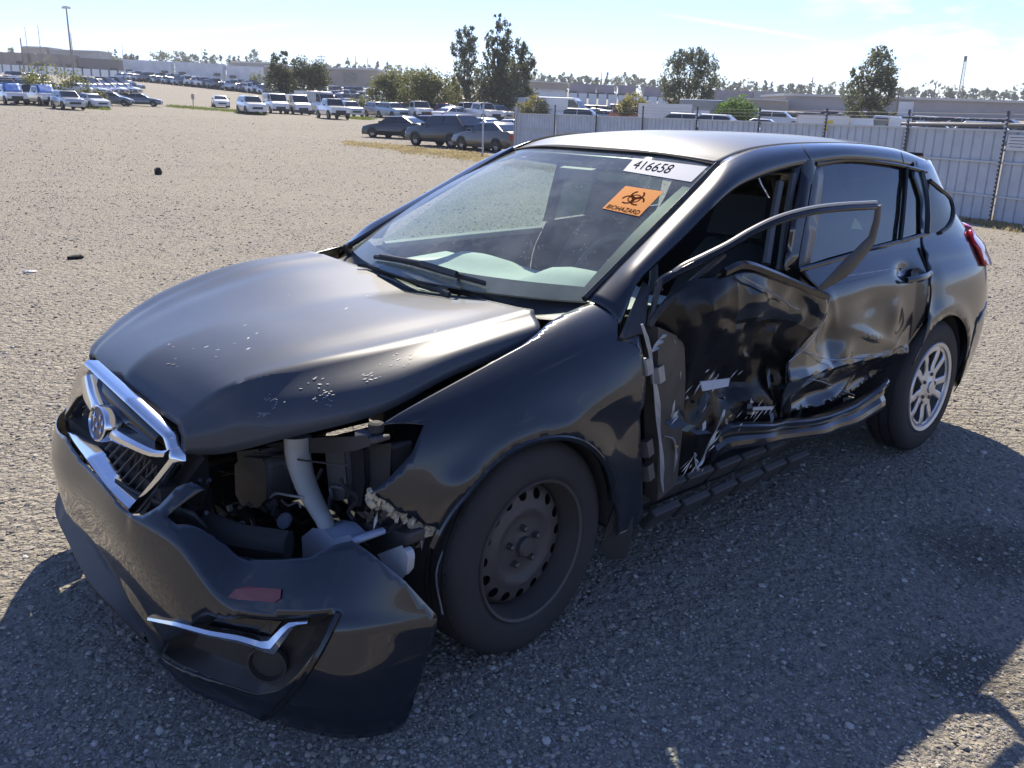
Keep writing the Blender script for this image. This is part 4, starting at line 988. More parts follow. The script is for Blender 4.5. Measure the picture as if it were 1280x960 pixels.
def wheel_steel(x, y, side=1, yaw=0.0, name='front_wheel'):
    w_ = MB(); w_.lathe([(-.09, .190), (.030, .190), (.070, .203), (.086, .205), (.090, .213), (.083, .216)], 64)
    hol = [[(.157*math.cos(a)+.0165*math.cos(b)*1.0, .157*math.sin(a)+.0165*math.sin(b)) for b in [2*math.pi*i/10 for i in range(10)]] for a in [2*math.pi*k/16 for k in range(16)]]
    V, F = disc(.1905, [(0, .046), (.030, .046), (.034, .040), (.085, .036), (.105, .046), (.116, .050), (.130, .042), (.157, .036), (.176, .026), (.1905, .0)], hol, step=.013); w_.add(V, F)
    o = w_.obj(name, STEEL, car, True, 40, .0); o.location = (x, y, .322); o.rotation_euler = (0, 0, yaw if side > 0 else math.pi+yaw)
    tyre(o)
    for k in range(5):
        a = 2*math.pi*k/5+.3; m = MB(); m.lathe([(.03, .0105), (.056, .0095), (.059, .006), (.059, .0001)], 6, Matrix.Translation((.057*math.cos(a), 0, .057*math.sin(a)))); m.obj('lug_nut', LUG, o)
    m = MB(); m.lathe([(.03, .032), (.058, .030), (.064, .024), (.064, .0001)], 20); m.obj('hub', STEEL, o, True)
    m = MB(); m.lathe([(-.04, .185), (-.03, .135), (-.03, .0001)], 30); m.obj('brake_disc', DARK, o)
    return o
fw = wheel_steel(-.020, .765, 1, math.radians(4.0)); fw['label'] = 'left front wheel with bare black steel rim'
wheel_steel(.0, -.765, -1)
def wheel_cover(x, y, side=1):
    w_ = MB(); w_.lathe([(-.09, .195), (.05, .200), (.082, .207), (.084, .212), (.080, .215)], 64)
    hol = []
    def ring(a0, a1, r0, r1):
        P = [(r0*math.cos(a0+(a1-a0)*.5-(a1-a0)*.28), r0*math.sin(a0+(a1-a0)*.5-(a1-a0)*.28))]
        P += [(r1*math.cos(a0+(a1-a0)*i/4), r1*math.sin(a0+(a1-a0)*i/4)) for i in range(5)]
        P += [(r0*math.cos(a0+(a1-a0)*.5+(a1-a0)*.28), r0*math.sin(a0+(a1-a0)*.5+(a1-a0)*.28))]
        return P
    for k in range(5):
        a = 2*math.pi*k/5+.2; hol.append(ring(a-.27, a+.27, .078, .176)); hol.append(ring(a+.47, a+.79, .095, .183))
    V, F = disc(.207, [(0, .088), (.03, .090), (.05, .082), (.10, .078), (.16, .084), (.19, .082), (.207, .078)], hol, step=.012); w_.add(V, F)
    o = w_.obj('rear_wheel', ALLOY, car, True, 40, .010); o.location = (x, y, .322); o.rotation_euler = (0, 0, 0 if side > 0 else math.pi)
    tyre(o)
    m = MB(); m.lathe([(.01, .205), (.01, .0001)], 40); m.obj('rim', STEEL, o)
    m = MB(); m.lathe([(.08, .030), (.096, .029), (.099, .022), (.099, .0001)], 24); m.obj('centre_cap', ALLOY, o, True)
    for k in range(5):
        a = 2*math.pi*k/5+.52; m = MB(); m.lathe([(.06, .010), (.087, .009), (.087, .0001)], 6, Matrix.Translation((.062*math.cos(a), 0, .062*math.sin(a)))); m.obj('lug_nut', STEEL, o)
    return o
rw = wheel_cover(-2.645, .765); rw['label'] = 'left rear wheel with silver spoked cover'
wheel_cover(-2.645, -.765, -1)
# ---- grille
def gx(px, py, x): return atx(px, py, x)
# front plane of the grille leans back: x falls with height
def gp(px, py, off=0.0):
    d = raydir(px, py); n = Vector((1, 0, .30)).normalized(); best = None
    # curved nose: x = .862 - .18*(z-.62) - .45*y^2
    t0, t1 = .3, 4.0; f = lambda t: (CAM+d*t).x-(.862+off-.22*((CAM+d*t).z-.62)-.42*(CAM+d*t).y**2)
    a, b = None, None; prev = f(t0); 
    for i in range(1, 160):
        t = t0+(t1-t0)*i/160; v = f(t)
        if prev > 0 >= v:
            a, b = t0+(t1-t0)*(i-1)/160, t
            for _ in range(20):
                c = (a+b)/2
                if f(c) > 0: a = c
                else: b = c
            return CAM+d*b
        prev = v
    return atx(px, py, .82)
FRM = [(109, 455), (160, 502), (208, 546), (216, 574), (196, 600), (165, 637), (140, 613), (112, 575), (86, 540), (84, 520), (92, 490), (102, 463)]
FP = [gp(*p) for p in FRM]
grille = MB().tube([FP[0], FP[1]], .002, 4).obj('grille', TRIM, car)
def sweep(pts, prof, close=True, n=260):
    S = resample([p for p in pts]+[pts[0]], n) if close else resample(pts, n)
    c = sum(S, Vector())/len(S); rows = []
    for i, p in enumerate(S):
        a = S[(i-1) % (n-1)] if close else S[max(0, i-1)]; b = S[(i+1) % (n-1)] if close else S[min(n-1, i+1)]
        t = (b-a).normalized(); nx = Vector((1, 0, .22)).normalized(); o = t.cross(nx).normalized()
        if o.dot(p-c) < 0: o = -o
        rows.append([p+o*u+nx*v for u, v in prof])
    return grid(rows)
V, F = sweep(FP, [(-.026, -.034), (-.010, .000), (-.002, .008), (.006, .006), (.012, -.002), (.012, -.03)]); cf = mesh_obj('chrome_frame', V, F, CHR, grille, True, 40)
fc_ = sum(FP, Vector())/len(FP); back = [fc_+(p-fc_)*(1.12 if p.z < .66 else .93)+Vector((-.060, 0, -.006)) for p in FP]; mesh_obj('grille_back', back, [tuple(range(len(back)))], DARK, grille, False)
# wings: left and right chrome bars to the emblem
V = []; 
def bar(name, up, dn, m, parent, off=.012, dep=.03, k=10):
    U = spline([gp(*p, off=off) for p in up], k); D = spline([gp(*p, off=off-.004) for p in dn], k); rows = []
    for a, b in zip(U, D): rows.append([a-Vector((dep, 0, 0)), a, a.lerp(b, .35)+Vector((.008, 0, .002)), a.lerp(b, .7)+Vector((.008, 0, 0)), b, b-Vector((dep, 0, 0))])
    V, F = grid(rows); return mesh_obj(name, V, F, m, parent, True, 35)
bar('chrome_wing', [(108, 469), (112, 488), (121, 507)], [(103, 476), (106, 500), (114, 514)], CHR, grille)
bar('chrome_wing', [(143, 536), (165, 549), (195, 563), (211, 562)], [(138, 550), (158, 560), (185, 571), (207, 574)], CHR, grille)
bar('grille_shoulder', [(112, 462), (150, 500), (200, 543)], [(112, 474), (140, 515), (196, 560)], TRIM, grille, -.012, .02)
# mesh: rising slats and uprights
def ing(u, v):
    a = (98+(158-98)*u, 508+(628-508)*u); b = (100+(205-100)*u*1.0, 492+(578-492)*u); return (a[0]*(1-v)+b[0]*v, a[1]*(1-v)+b[1]*v)
for k in range(13):
    y0 = .03+.94*k/12; a = (99+66*y0, 500+124*y0); b = (108+92*y0, 489+92*y0+4)
    pa, pb = gp(*a, off=-.028), gp(*b, off=-.028)
    MB().tube([pa, pa.lerp(pb, .5), pb], .0042, 4, flat=.8).obj('grille_slat', BLK, grille)
mb = MB()
for k in range(14):
    t = .06+.9*k/13; a = gp(*(105+(160-105)*t+(1-t)*2+t*10-(t*4), 506+(612-506)*t), off=-.034); b = gp(*(101+(196-101)*t+8, 492+(586-492)*t), off=-.034)
for k in range(20):
    t = k/19; p = gp(100+90*t, 503+112*t, off=-.034); q = gp(112+84*t, 500+84*t, off=-.034)
    mb.tube([p.lerp(q, -.1), p.lerp(q, 1.0)], .0026, 4)
    p2 = gp(96+70*t, 520+105*t, off=-.036); q2 = gp(118+90*t, 508+70*t, off=-.036)
mb.obj('grille_upright', BLK, grille)
# emblem: oval chrome rim, dark face, six four-point stars
ec = gp(126, 529, off=.014); ex = Vector((-.0, 1, 0)); ez = Vector((-.24, 0, 1)).normalized(); en = Vector((1, 0, .24)).normalized()
mb = MB(); rows = []
for v, s in ((-.035, 1.0), (.0, 1.0), (.010, .97), (.012, .90), (.007, .86)): rows.append([ec+en*v+(ex*math.cos(a)*.066+ez*math.sin(a)*.050)*s for a in [2*math.pi*i/40 for i in range(41)]])
V, F = grid(rows); em = mesh_obj('emblem', V, F, CHR, grille, True, 40)
EMF = mat('emblem_face', (.04, .06, .13), .25)
mesh_obj('emblem_face', [ec+en*.007+(ex*math.cos(a)*.058+ez*math.sin(a)*.044) for a in [2*math.pi*i/36 for i in range(36)]], [tuple(range(36))], EMF, em if False else grille, False)
V = []; F = []
for cx, cz, s in ((-.030, .012, .016), (.012, .020, .010), (.034, .008, .010), (-.004, -.006, .010), (.028, -.016, .010), (-.022, -.022, .010)):
    k = len(V); V.append(ec+en*.0125+ex*cx+ez*cz)
    for i in range(8):
        a = math.pi*i/4; r = s if i % 2 == 0 else s*.30; V.append(ec+en*.009+ex*(cx+r*math.cos(a)*1.15)+ez*(cz+r*math.sin(a)))
    F += [(k, k+1+i, k+1+(i+1) % 8) for i in range(8)]
mesh_obj('emblem_star', V, F, CHR, grille, False)
# ---- front bumper cover, torn loose and sagging on the left side
class Ref:
    """smooth guide surface from columns of points; panels are cut on it"""
    def __init__(s, cols, nu=120, nv=40):
        CV = [spline(c, nv) for c in cols]; s.G = [spline([c[j] for c in CV], nu) for j in range(nv)]; s.nu, s.nv = nu, nv
        s.V, s.F = grid(s.G); s.bvh = BVHTree.FromPolygons(s.V, s.F)
    def hit(s, px, py):
        h = s.bvh.ray_cast(CAM, raydir(px, py).normalized())
        if h[0] is None: return None
        f = s.F[h[2]]; j, i = divmod(f[0], s.nu); a, b, c = s.V[f[0]], s.V[f[1]], s.V[f[3]]; e1, e2, q = b-a, c-a, h[0]-a
        return Vector(((i+min(1, max(0, q.dot(e1)/e1.length_squared)))/(s.nu-1), (j+min(1, max(0, q.dot(e2)/e2.length_squared)))/(s.nv-1)))
    def pos(s, u, v, off=0.0):
        x = min(.9999, max(0, u))*(s.nu-1); y = min(.9999, max(0, v))*(s.nv-1); i, j = int(x), int(y); fx, fy = x-i, y-j
        a, b, c, d = s.G[j][i], s.G[j][i+1], s.G[j+1][i+1], s.G[j+1][i]
        p = a*(1-fx)*(1-fy)+b*fx*(1-fy)+c*fx*fy+d*(1-fx)*fy
        if off: p = p+(b-a).cross(d-a).normalized()*off*s.sgn
        return p
    sgn = 1
BC = [[(.42, -.85, .62), (.45, -.865, .48), (.46, -.86, .34), (.46, -.84, .20)],
      [(.66, -.74, .62), (.69, -.765, .48), (.72, -.79, .36), (.74, -.80, .22)],
      [(.78, -.54, .62), (.815, -.55, .48), (.82, -.545, .38), (.80, -.53, .27)],
      [(.855, -.3, .60), (.90, -.3, .48), (.895, -.3, .38), (.88, -.3, .27)],
      [(.865, 0, .60), (.91, 0, .48), (.905, 0, .38), (.89, 0, .27)],
      [(.86, .29, .60), (.908, .29, .48), (.908, .29, .36), (.895, .29, .21)],
      [(.77, .455, .62), (.855, .50, .47), (.885, .50, .30), (.865, .47, .10)],
      [(.735, .60, .50), (.80, .65, .39), (.83, .665, .22), (.79, .60, .065)],
      [(.655, .77, .525), (.715, .815, .40), (.745, .835, .24), (.71, .765, .055)],
      [(.55, .855, .545), (.61, .905, .39), (.64, .935, .22), (.62, .875, .04)],
      [(.35, .905, .50), (.40, .945, .32), (.46, .955, .16), (.495, .93, .03)]]
BR = Ref([[Vector(p) for p in c] for c in BC])
_n0 = (BR.G[20][61]-BR.G[20][60]).cross(BR.G[21][60]-BR.G[20][60]); BR.sgn = 1 if _n0.x > 0 else -1
def uv(px, py):
    h = BR.hit(px, py)
    k = 0
    while h is None and k < 12:
        k += 1; h = BR.hit(px+(0 if px < 400 else -k), py-k*(1 if py > 800 else -1))
    return h if h is not None else Vector((1, 1))
bo = [Vector((0, .20)), Vector((.10, .30)), Vector((.17, .31))]+[uv(*p) for p in [(84, 546), (104, 577), (130, 604), (154, 632), (170, 645), (182, 645), (200, 634), (222, 610), (240, 602), (257, 606), (236, 624), (210, 646), (222, 655), (262, 664), (283, 678), (298, 692), (330, 698), (385, 697), (418, 682), (440, 676), (456, 686), (505, 726), (549, 766), (545, 790), (525, 848), (505, 900)]]
bo += [Vector((.985, .985)), Vector((.90, .985)), Vector((.80, .985)), Vector((.70, .985)), Vector((.60, .98)), Vector((.5, .90)), Vector((.4, .90)), Vector((.25, .92)), Vector((.1, .96)), Vector((0, .98))]
FOG = [(236, 783), (248, 770), (262, 763), (310, 769), (352, 773), (418, 768), (400, 806), (350, 862), (324, 868), (295, 858), (240, 836), (206, 816), (214, 798)]
fh = [uv(*p) for p in FOG]
V, F = cdt([(p.x*2.4, p.y*.6) for p in bo], .020, [[(p.x*2.4, p.y*.6) for p in fh]])
def bdisp(u, v):
    p = BR.pos(u, v); e = 0
    e += fold(u*2.4, v*.6, .62*2.4, .26*.6, 6, .010, .03)*(1 if u > .6 else 0)
    # raised lower lip of the corner
    e += .010*min(1, max(0, (v-.80)/.08))*min(1, max(0, (u-.56)/.06))
    return e
P = []
for v in V:
    u_, v_ = v.x/2.4, v.y/.6; P.append(BR.pos(u_, v_, bdisp(u_, v_)))
bumper = mesh_obj('front_bumper', P, F, PAINT, car, True, 38, .004); bumper['label'] = 'front bumper cover sagging loose on its left end'
# fog recess: walls and floor
loop = []
for a, b in zip(fh, fh[1:]+fh[:1]):
    for k in range(6): loop.append(a.lerp(b, k/6))
cu_ = sum((p for p in loop), Vector((0, 0)))/len(loop)
o0 = [BR.pos(p.x, p.y, .001) for p in loop]; o1 = [BR.pos(*(p.lerp(cu_, .10)), -.035) for p in loop]; o2 = [BR.pos(*(p.lerp(cu_, .22)), -.050) for p in loop]; n = len(loop)
V = o0+o1+o2; F = [(k, (k+1) % n, n+(k+1) % n, n+k) for k in range(n)]+[(n+k, n+(k+1) % n, 2*n+(k+1) % n, 2*n+k) for k in range(n)]+[tuple(range(2*n, 3*n))]
fb_ = mesh_obj('fog_bezel', V, F, BLK, bumper, True, 30)
L = [BR.pos(*uv(*p), .012) for p in [(424, 766), (408, 800), (384, 842), (352, 880), (334, 892), (318, 885), (290, 874), (240, 852), (205, 832)]]
gap('bezel_edge', L, .009, TRIM, bumper, 40)
def strip(name, up, dn, m, off, parent, k=24, dep=.012):
    U = resample([BR.pos(*uv(*p), off) for p in up], k); D = resample([BR.pos(*uv(*p), off) for p in dn], k); rows = []
    for a, b in zip(U, D):
        c = Vector((.6, .5, .1)).normalized()*dep; rows.append([a-c*2, a, a.lerp(b, .5)+c*.5, b, b-c*2])
    V, F = grid(rows); return mesh_obj(name, V, F, m, parent, True, 40)
strip('chrome_strip', [(191, 769), (225, 774), (265, 783), (305, 793), (337, 802), (361, 778), (388, 775)], [(193, 774), (225, 781), (265, 791), (305, 802), (346, 817), (371, 782), (388, 779)], CHR, .014, bumper)
fogc = [(250, 786), (265, 771), (300, 772), (345, 780), (330, 800), (300, 797)]
mesh_obj('fog_cover', [BR.pos(*uv(*p), -.030) for p in fogc], [tuple(range(6))], TRIM, bumper, False, None, .006)
for k in range(3):
    x = 305+k*13; gap('cover_rib', [BR.pos(*uv(x, 776+k), -.026), BR.pos(*uv(x-2, 798), -.026)], .0025, BLK, bumper, 4)
c_ = BR.pos(*uv(325, 842), -.035); mb = MB(); mb.lathe([(0, .052), (.012, .050), (.012, .044), (-.004, .040), (-.004, .0001)], 28, Matrix.Translation(c_) @ Matrix.Rotation(math.radians(-48), 4, 'Z')); mb.obj('fog_lamp_socket', BLK, bumper, True)
mesh_obj('painted_red_reflection', [BR.pos(*uv(x, y), .009) for x, y in ((287, 744), (296, 735), (312, 733), (334, 735), (354, 737), (353, 748), (346, 753), (322, 751), (300, 749))], [tuple(range(9))], mat('painted_red_reflection', (.13, .008, .010), .3, coat=.6), bumper, False)  # red reflection in the bumper, painted on as a flat coloured patch
# lower lip of the centre section and dark band under the grille
LP = [(.74, -.66, .30), (.835, -.55, .215), (.875, -.3, .20), (.908, 0, .195), (.905, .2, .195), (.885, .33, .165)]
S = spline(LP, 40); rows = []
for k, p in enumerate(S):
    t = k/39; o = Vector((.9, -.4*(1-t), 0)).normalized()
    rows.append([p+Vector((0, 0, .075-.02*t))-o*.05, p+Vector((0, 0, .045-.015*t))-o*.022, p+o*.018, p+Vector((0, 0, -.018))+o*.014, p+Vector((0, 0, -.03))-o*.06])
V, F = grid(rows); mesh_obj('bumper_lip', V, F, BLK, bumper, True, 40, .004)
rows = [[Vector((.862-.42*y*y-.03*k, y, .535-.05*k)) for y in [-.52+.08*i for i in range(13)]] for k in range(4)]
V, F = grid(rows); mesh_obj('lower_grille_panel', V, F, BLK, car, True, None, .01)
mb = MB(); mb.box((.80, -.02, .52), (.05, .72, .10)); mb.box((.66, -.16, .56), (.06, .70, .36)); mb.obj('radiator_support', LINER, car)
MB().tube([(.72, -.62, .46), (.76, -.3, .46), (.77, 0, .46), (.76, .30, .46), (.70, .52, .46), (.62, .62, .455)], .045, 8, flat=.8).obj('bumper_beam', LINER, car, True)
# ---- what shows in the open headlight bay
def rbox(name, quad, x0, x1, m, parent=car, r=.012):
    """rounded block: front face through four photo points at depth x0, back at x1"""
    A = [atx(*q, x0) for q in quad]; c = sum(A, Vector())/len(A); bk = Vector((x1-x0, 0, 0)); V = []; n_ = len(A)
    rows = [[p.lerp(c, .10)+Vector((.012, 0, 0)) for p in A], A, [p+bk for p in A]]
    V = [p for r_ in rows for p in r_]; F = [tuple(range(n_))]+[(n_*j+k, n_*j+(k+1) % n_, n_*(j+1)+(k+1) % n_, n_*(j+1)+k) for j in range(2) for k in range(n_)]
    o = mesh_obj(name, V, F, m, parent, True, 40); b = o.modifiers.new('round', 'BEVEL'); b.width = r; b.segments = 2; return o
rbox('coolant_bottle', [(297, 580), (306, 570), (334, 572), (339, 582), (338, 622), (328, 634), (306, 632), (298, 618)], .46, .34, BROWNP)
rbox('bottle_neck', [(300, 566), (328, 562), (327, 577), (302, 577)], .45, .36, BROWNP)
FT = spline([atx(372, 546, .47), atx(373, 572, .475), atx(381, 602, .48), atx(394, 630, .49), atx(406, 652, .50), atx(409, 664, .505)], 20)
MB().tube(FT, [.040-.0009*k for k in range(20)], 12, flat=.75).obj('filler_tube', CREAM, car, True, 50)
rbox('washer_bottle', [(381, 672), (396, 660), (412, 664), (424, 676), (446, 670), (450, 678), (420, 690), (404, 696), (382, 696)], .52, .44, PALEB)
rbox('grey_duct', [(411, 558), (434, 560), (437, 600), (434, 624), (417, 624)], .40, .34, mat('grey_duct_plastic', (.10, .095, .09), .6, dirt=.2))
rbox('battery_box', [(436, 562), (458, 560), (460, 600), (455, 632), (440, 632)], .38, .30, LINER)
rbox('inner_panel', [(455, 560), (492, 556), (490, 600), (462, 612)], .36, .30, UNDER)
rbox('upper_rail', [(340, 556), (380, 549), (470, 546), (472, 553), (452, 560), (410, 563), (360, 562)], .44, .40, UNDER)
MB().tube([atx(318, 566, .5), atx(375, 575, .49), atx(435, 582, .48)], .0028, 5).obj('support_rod', STEEL, car)
MB().lathe([(-.02, .020), (0, .020), (.004, .012), (.004, .0001)], 14, Matrix.Translation(atx(470, 529, .42)) @ Matrix.Rotation(math.pi/2, 4, 'X')).obj('rubber_stop', RUB, car)
mb = MB(); mb.box(atx(458, 543, .43), (.03, .05, .012), .3); mb.obj('latch_clip', GREYM, car)
# lamp carrier frame at the inner corner
for p_ in ([(250, 600), (234, 625), (213, 648)], [(213, 649), (238, 643), (258, 641)], [(262, 600), (252, 630), (246, 655)]):
    MB().tube(spline([atx(x, y, .76) for x, y in p_], 8), .006, 6).obj('lamp_bracket', TRIM, car, True)
random.seed(12)
mb = MB()
for k in range(44):
    x, y = random.uniform(258, 362), random.uniform(628, 694); p = atx(x, y, random.uniform(.44, .58)); mb.m = random.choice([0, 0, 0, 0, 1, 2])
    mb.box(p, (random.uniform(.006, .035), random.uniform(.006, .035), random.uniform(.006, .035)), random.random()*3, random.random(), random.random())
tag(mb.obj('bay_fittings', [LINER, UNDER, BROWNP], car), kind='stuff')
for pts, r, m_ in (([(338, 622), (345, 617), (360, 619), (378, 622)], .0035, CREAM), ([(352, 625), (360, 632), (372, 628), (376, 635)], .003, GREYM), ([(300, 634), (312, 640), (318, 655), (322, 668)], .009, BLK), ([(340, 632), (349, 640), (352, 652)], .005, BLK), ([(262, 612), (268, 640), (285, 660)], .008, BLK)):
    MB().tube(spline([atx(x, y, .52) for x, y in pts], 12), r, 6).obj('wire', m_, car, True)
for k in range(16):
    x, y = random.uniform(262, 440), random.uniform(575, 670); q = [(x, y)]
    for s_ in range(4): q.append((q[-1][0]+random.uniform(-16, 22), q[-1][1]+random.uniform(-14, 18)))
    d_ = random.uniform(.38, .46); MB().tube(spline([atx(a_, b_, d_) for a_, b_ in q], 14), random.uniform(.0022, .0055), 5).obj('wire', random.choice([BLK, BLK, LINER, UNDER, GREYM]), car, True)
MB().lathe([(-.02, .018), (0, .020), (.012, .016), (.012, .0001)], 14, Matrix.Translation(atx(355, 652, .56)) @ Matrix.Rotation(-.8, 4, 'Z')).obj('connector', mat('grey_connector', (.22, .22, .25), .4), car, True)
for x, y in ((287, 635), (277, 645), (292, 657), (302, 655)): MB().box(atx(x, y, .57), (.012, .014, .016), .4, .3).obj('connector', WHITEP if y > 650 else CREAM, car)
# shredded liner and broken lamp mount at the wheel arch
random.seed(77)
mb = MB()
for k in range(46):
    t = random.random(); x, y = 458+t*80+random.uniform(-8, 8), 622+t*40+random.uniform(0, 26); p = aty(x, y, random.uniform(.74, .82)); a = Vector((random.uniform(-1, 1), random.uniform(-.4, .4), random.uniform(-1, .4))).normalized()*random.uniform(.012, .040)
    b = a.cross(Vector((.1, 1, .2))).normalized()*random.uniform(.004, .016); mb.m = random.choice([0, 0, 1, 1, 2]); mb.add([p-a, p+b, p+a, p-b], [(0, 1, 2, 3)])
tag(mb.obj('liner_shreds', [LINER, UNDER, GREYM], car), kind='stuff')
rbox('lamp_mount', [(446, 656), (470, 655), (512, 668), (510, 682), (480, 692), (452, 676)], .41, .36, UNDER)
rbox('white_bracket', [(480, 694), (508, 684), (513, 694), (511, 712), (503, 722), (488, 706)], .44, .425, WHITEP)
MB().lathe([(-.01, .022), (0, .022), (0, .014), (.004, .014)], 16, Matrix.Translation(atx(462, 674, .42)) @ Matrix.Rotation(-.8, 4, 'Z')).obj('mount_ring', GREYM, car, True)
MB().tube(spline([aty(553, 768, .86), aty(545, 720, .83), aty(556, 682, .82)], 8), .003, 5).obj('liner_edge', GREYM, car, True)
# ================================================================== OTHER VEHICLES
VW = mat('vehicle_window', (.02, .025, .03), .06, spec=.8); VT = mat('vehicle_tyre', (.02, .02, .02), .8); VB = mat('vehicle_black_trim', (.025, .025, .027), .5); VL = mat('lamp_lens', (.7, .7, .68), .15); VR = mat('tail_lamp', (.35, .02, .02), .2); VS = mat('wheel_silver', (.42, .42, .43), .35, .6); VP = mat('plate_white', (.7, .7, .68), .5)
def vpaint(n, c, metal=.2): 
    return mat('paint_'+n, c, .32, metal, coat=1, dirt=.14 if max(c) > .2 else .04, dscale=1.5, coat_rough=.05)
PC = {'white': vpaint('white', (.72, .72, .70), 0), 'silver': vpaint('silver', (.40, .41, .42), .5), 'black': vpaint('black', (.016, .016, .018)), 'grey': vpaint('grey', (.14, .145, .15), .4), 'navy': vpaint('navy', (.025, .035, .07)), 'red': vpaint('red', (.33, .03, .025)), 'blue': vpaint('blue', (.05, .16, .42)), 'tan': vpaint('tan', (.10, .085, .065), .3), 'maroon': vpaint('maroon', (.10, .018, .018)), 'paleblue': vpaint('paleblue', (.30, .42, .50)), 'orange': vpaint('orange', (.55, .17, .05)), 'dark': vpaint('dark', (.022, .023, .027), .2)}
# kind: length, width, [(x, z_bottom, z_belt, half width)], cabin [(x, z)] roof points, wheel radius, wheel x
KIND = {
 'sedan': dict(L=4.7, W=.90, body=[(2.35, .35, .62), (2.30, .22, .72), (1.6, .2, .86), (.95, .2, .95), (-1.5, .2, 1.0), (-2.1, .22, 1.02), (-2.33, .3, .92)], cab=[(1.05, .94), (.25, 1.40), (-.85, 1.44), (-1.75, 1.02)], wx=(1.42, -1.38), wr=.33, top=.62),
 'hatch': dict(L=4.1, W=.87, body=[(2.05, .35, .62), (2.0, .22, .74), (1.4, .2, .92), (.9, .2, .98), (-1.6, .2, 1.05), (-2.05, .25, 1.0)], cab=[(1.0, .97), (.25, 1.45), (-1.2, 1.48), (-2.0, 1.04)], wx=(1.30, -1.28), wr=.32, top=.62),
 'suv': dict(L=4.7, W=.95, body=[(2.35, .42, .78), (2.30, .28, .92), (1.5, .27, 1.06), (.95, .27, 1.10), (-1.7, .27, 1.14), (-2.3, .32, 1.12), (-2.36, .4, .95)], cab=[(1.05, 1.08), (.35, 1.66), (-1.55, 1.70), (-2.28, 1.14)], wx=(1.42, -1.42), wr=.37, top=.68),
 'pickup': dict(L=5.6, W=1.0, body=[(2.8, .5, .95), (2.75, .38, 1.10), (1.6, .38, 1.18), (1.2, .38, 1.22), (-.9, .38, 1.22), (-2.8, .42, 1.22)], cab=[(1.25, 1.2), (.65, 1.88), (-.75, 1.90), (-1.0, 1.24)], wx=(1.85, -1.75), wr=.40, top=.74),
 'van': dict(L=5.6, W=1.0, body=[(2.8, .4, .85), (2.75, .3, 1.05), (2.2, .3, 1.22), (1.9, .3, 1.28), (-2.75, .32, 1.3), (-2.8, .4, 1.2)], cab=[(1.95, 1.26), (1.25, 2.02), (1.0, 2.12), (-2.65, 2.14), (-2.78, 1.3)], wx=(1.75, -1.65), wr=.37, top=.86),
 'high_van': dict(L=6.0, W=1.02, body=[(3.0, .4, .95), (2.95, .3, 1.15), (2.4, .3, 1.32), (2.1, .3, 1.38), (-2.95, .32, 1.4), (-3.0, .4, 1.3)], cab=[(2.15, 1.36), (1.5, 2.3), (1.2, 2.55), (-2.9, 2.6), (-2.98, 1.4)], wx=(1.95, -1.75), wr=.37, top=.90),
}
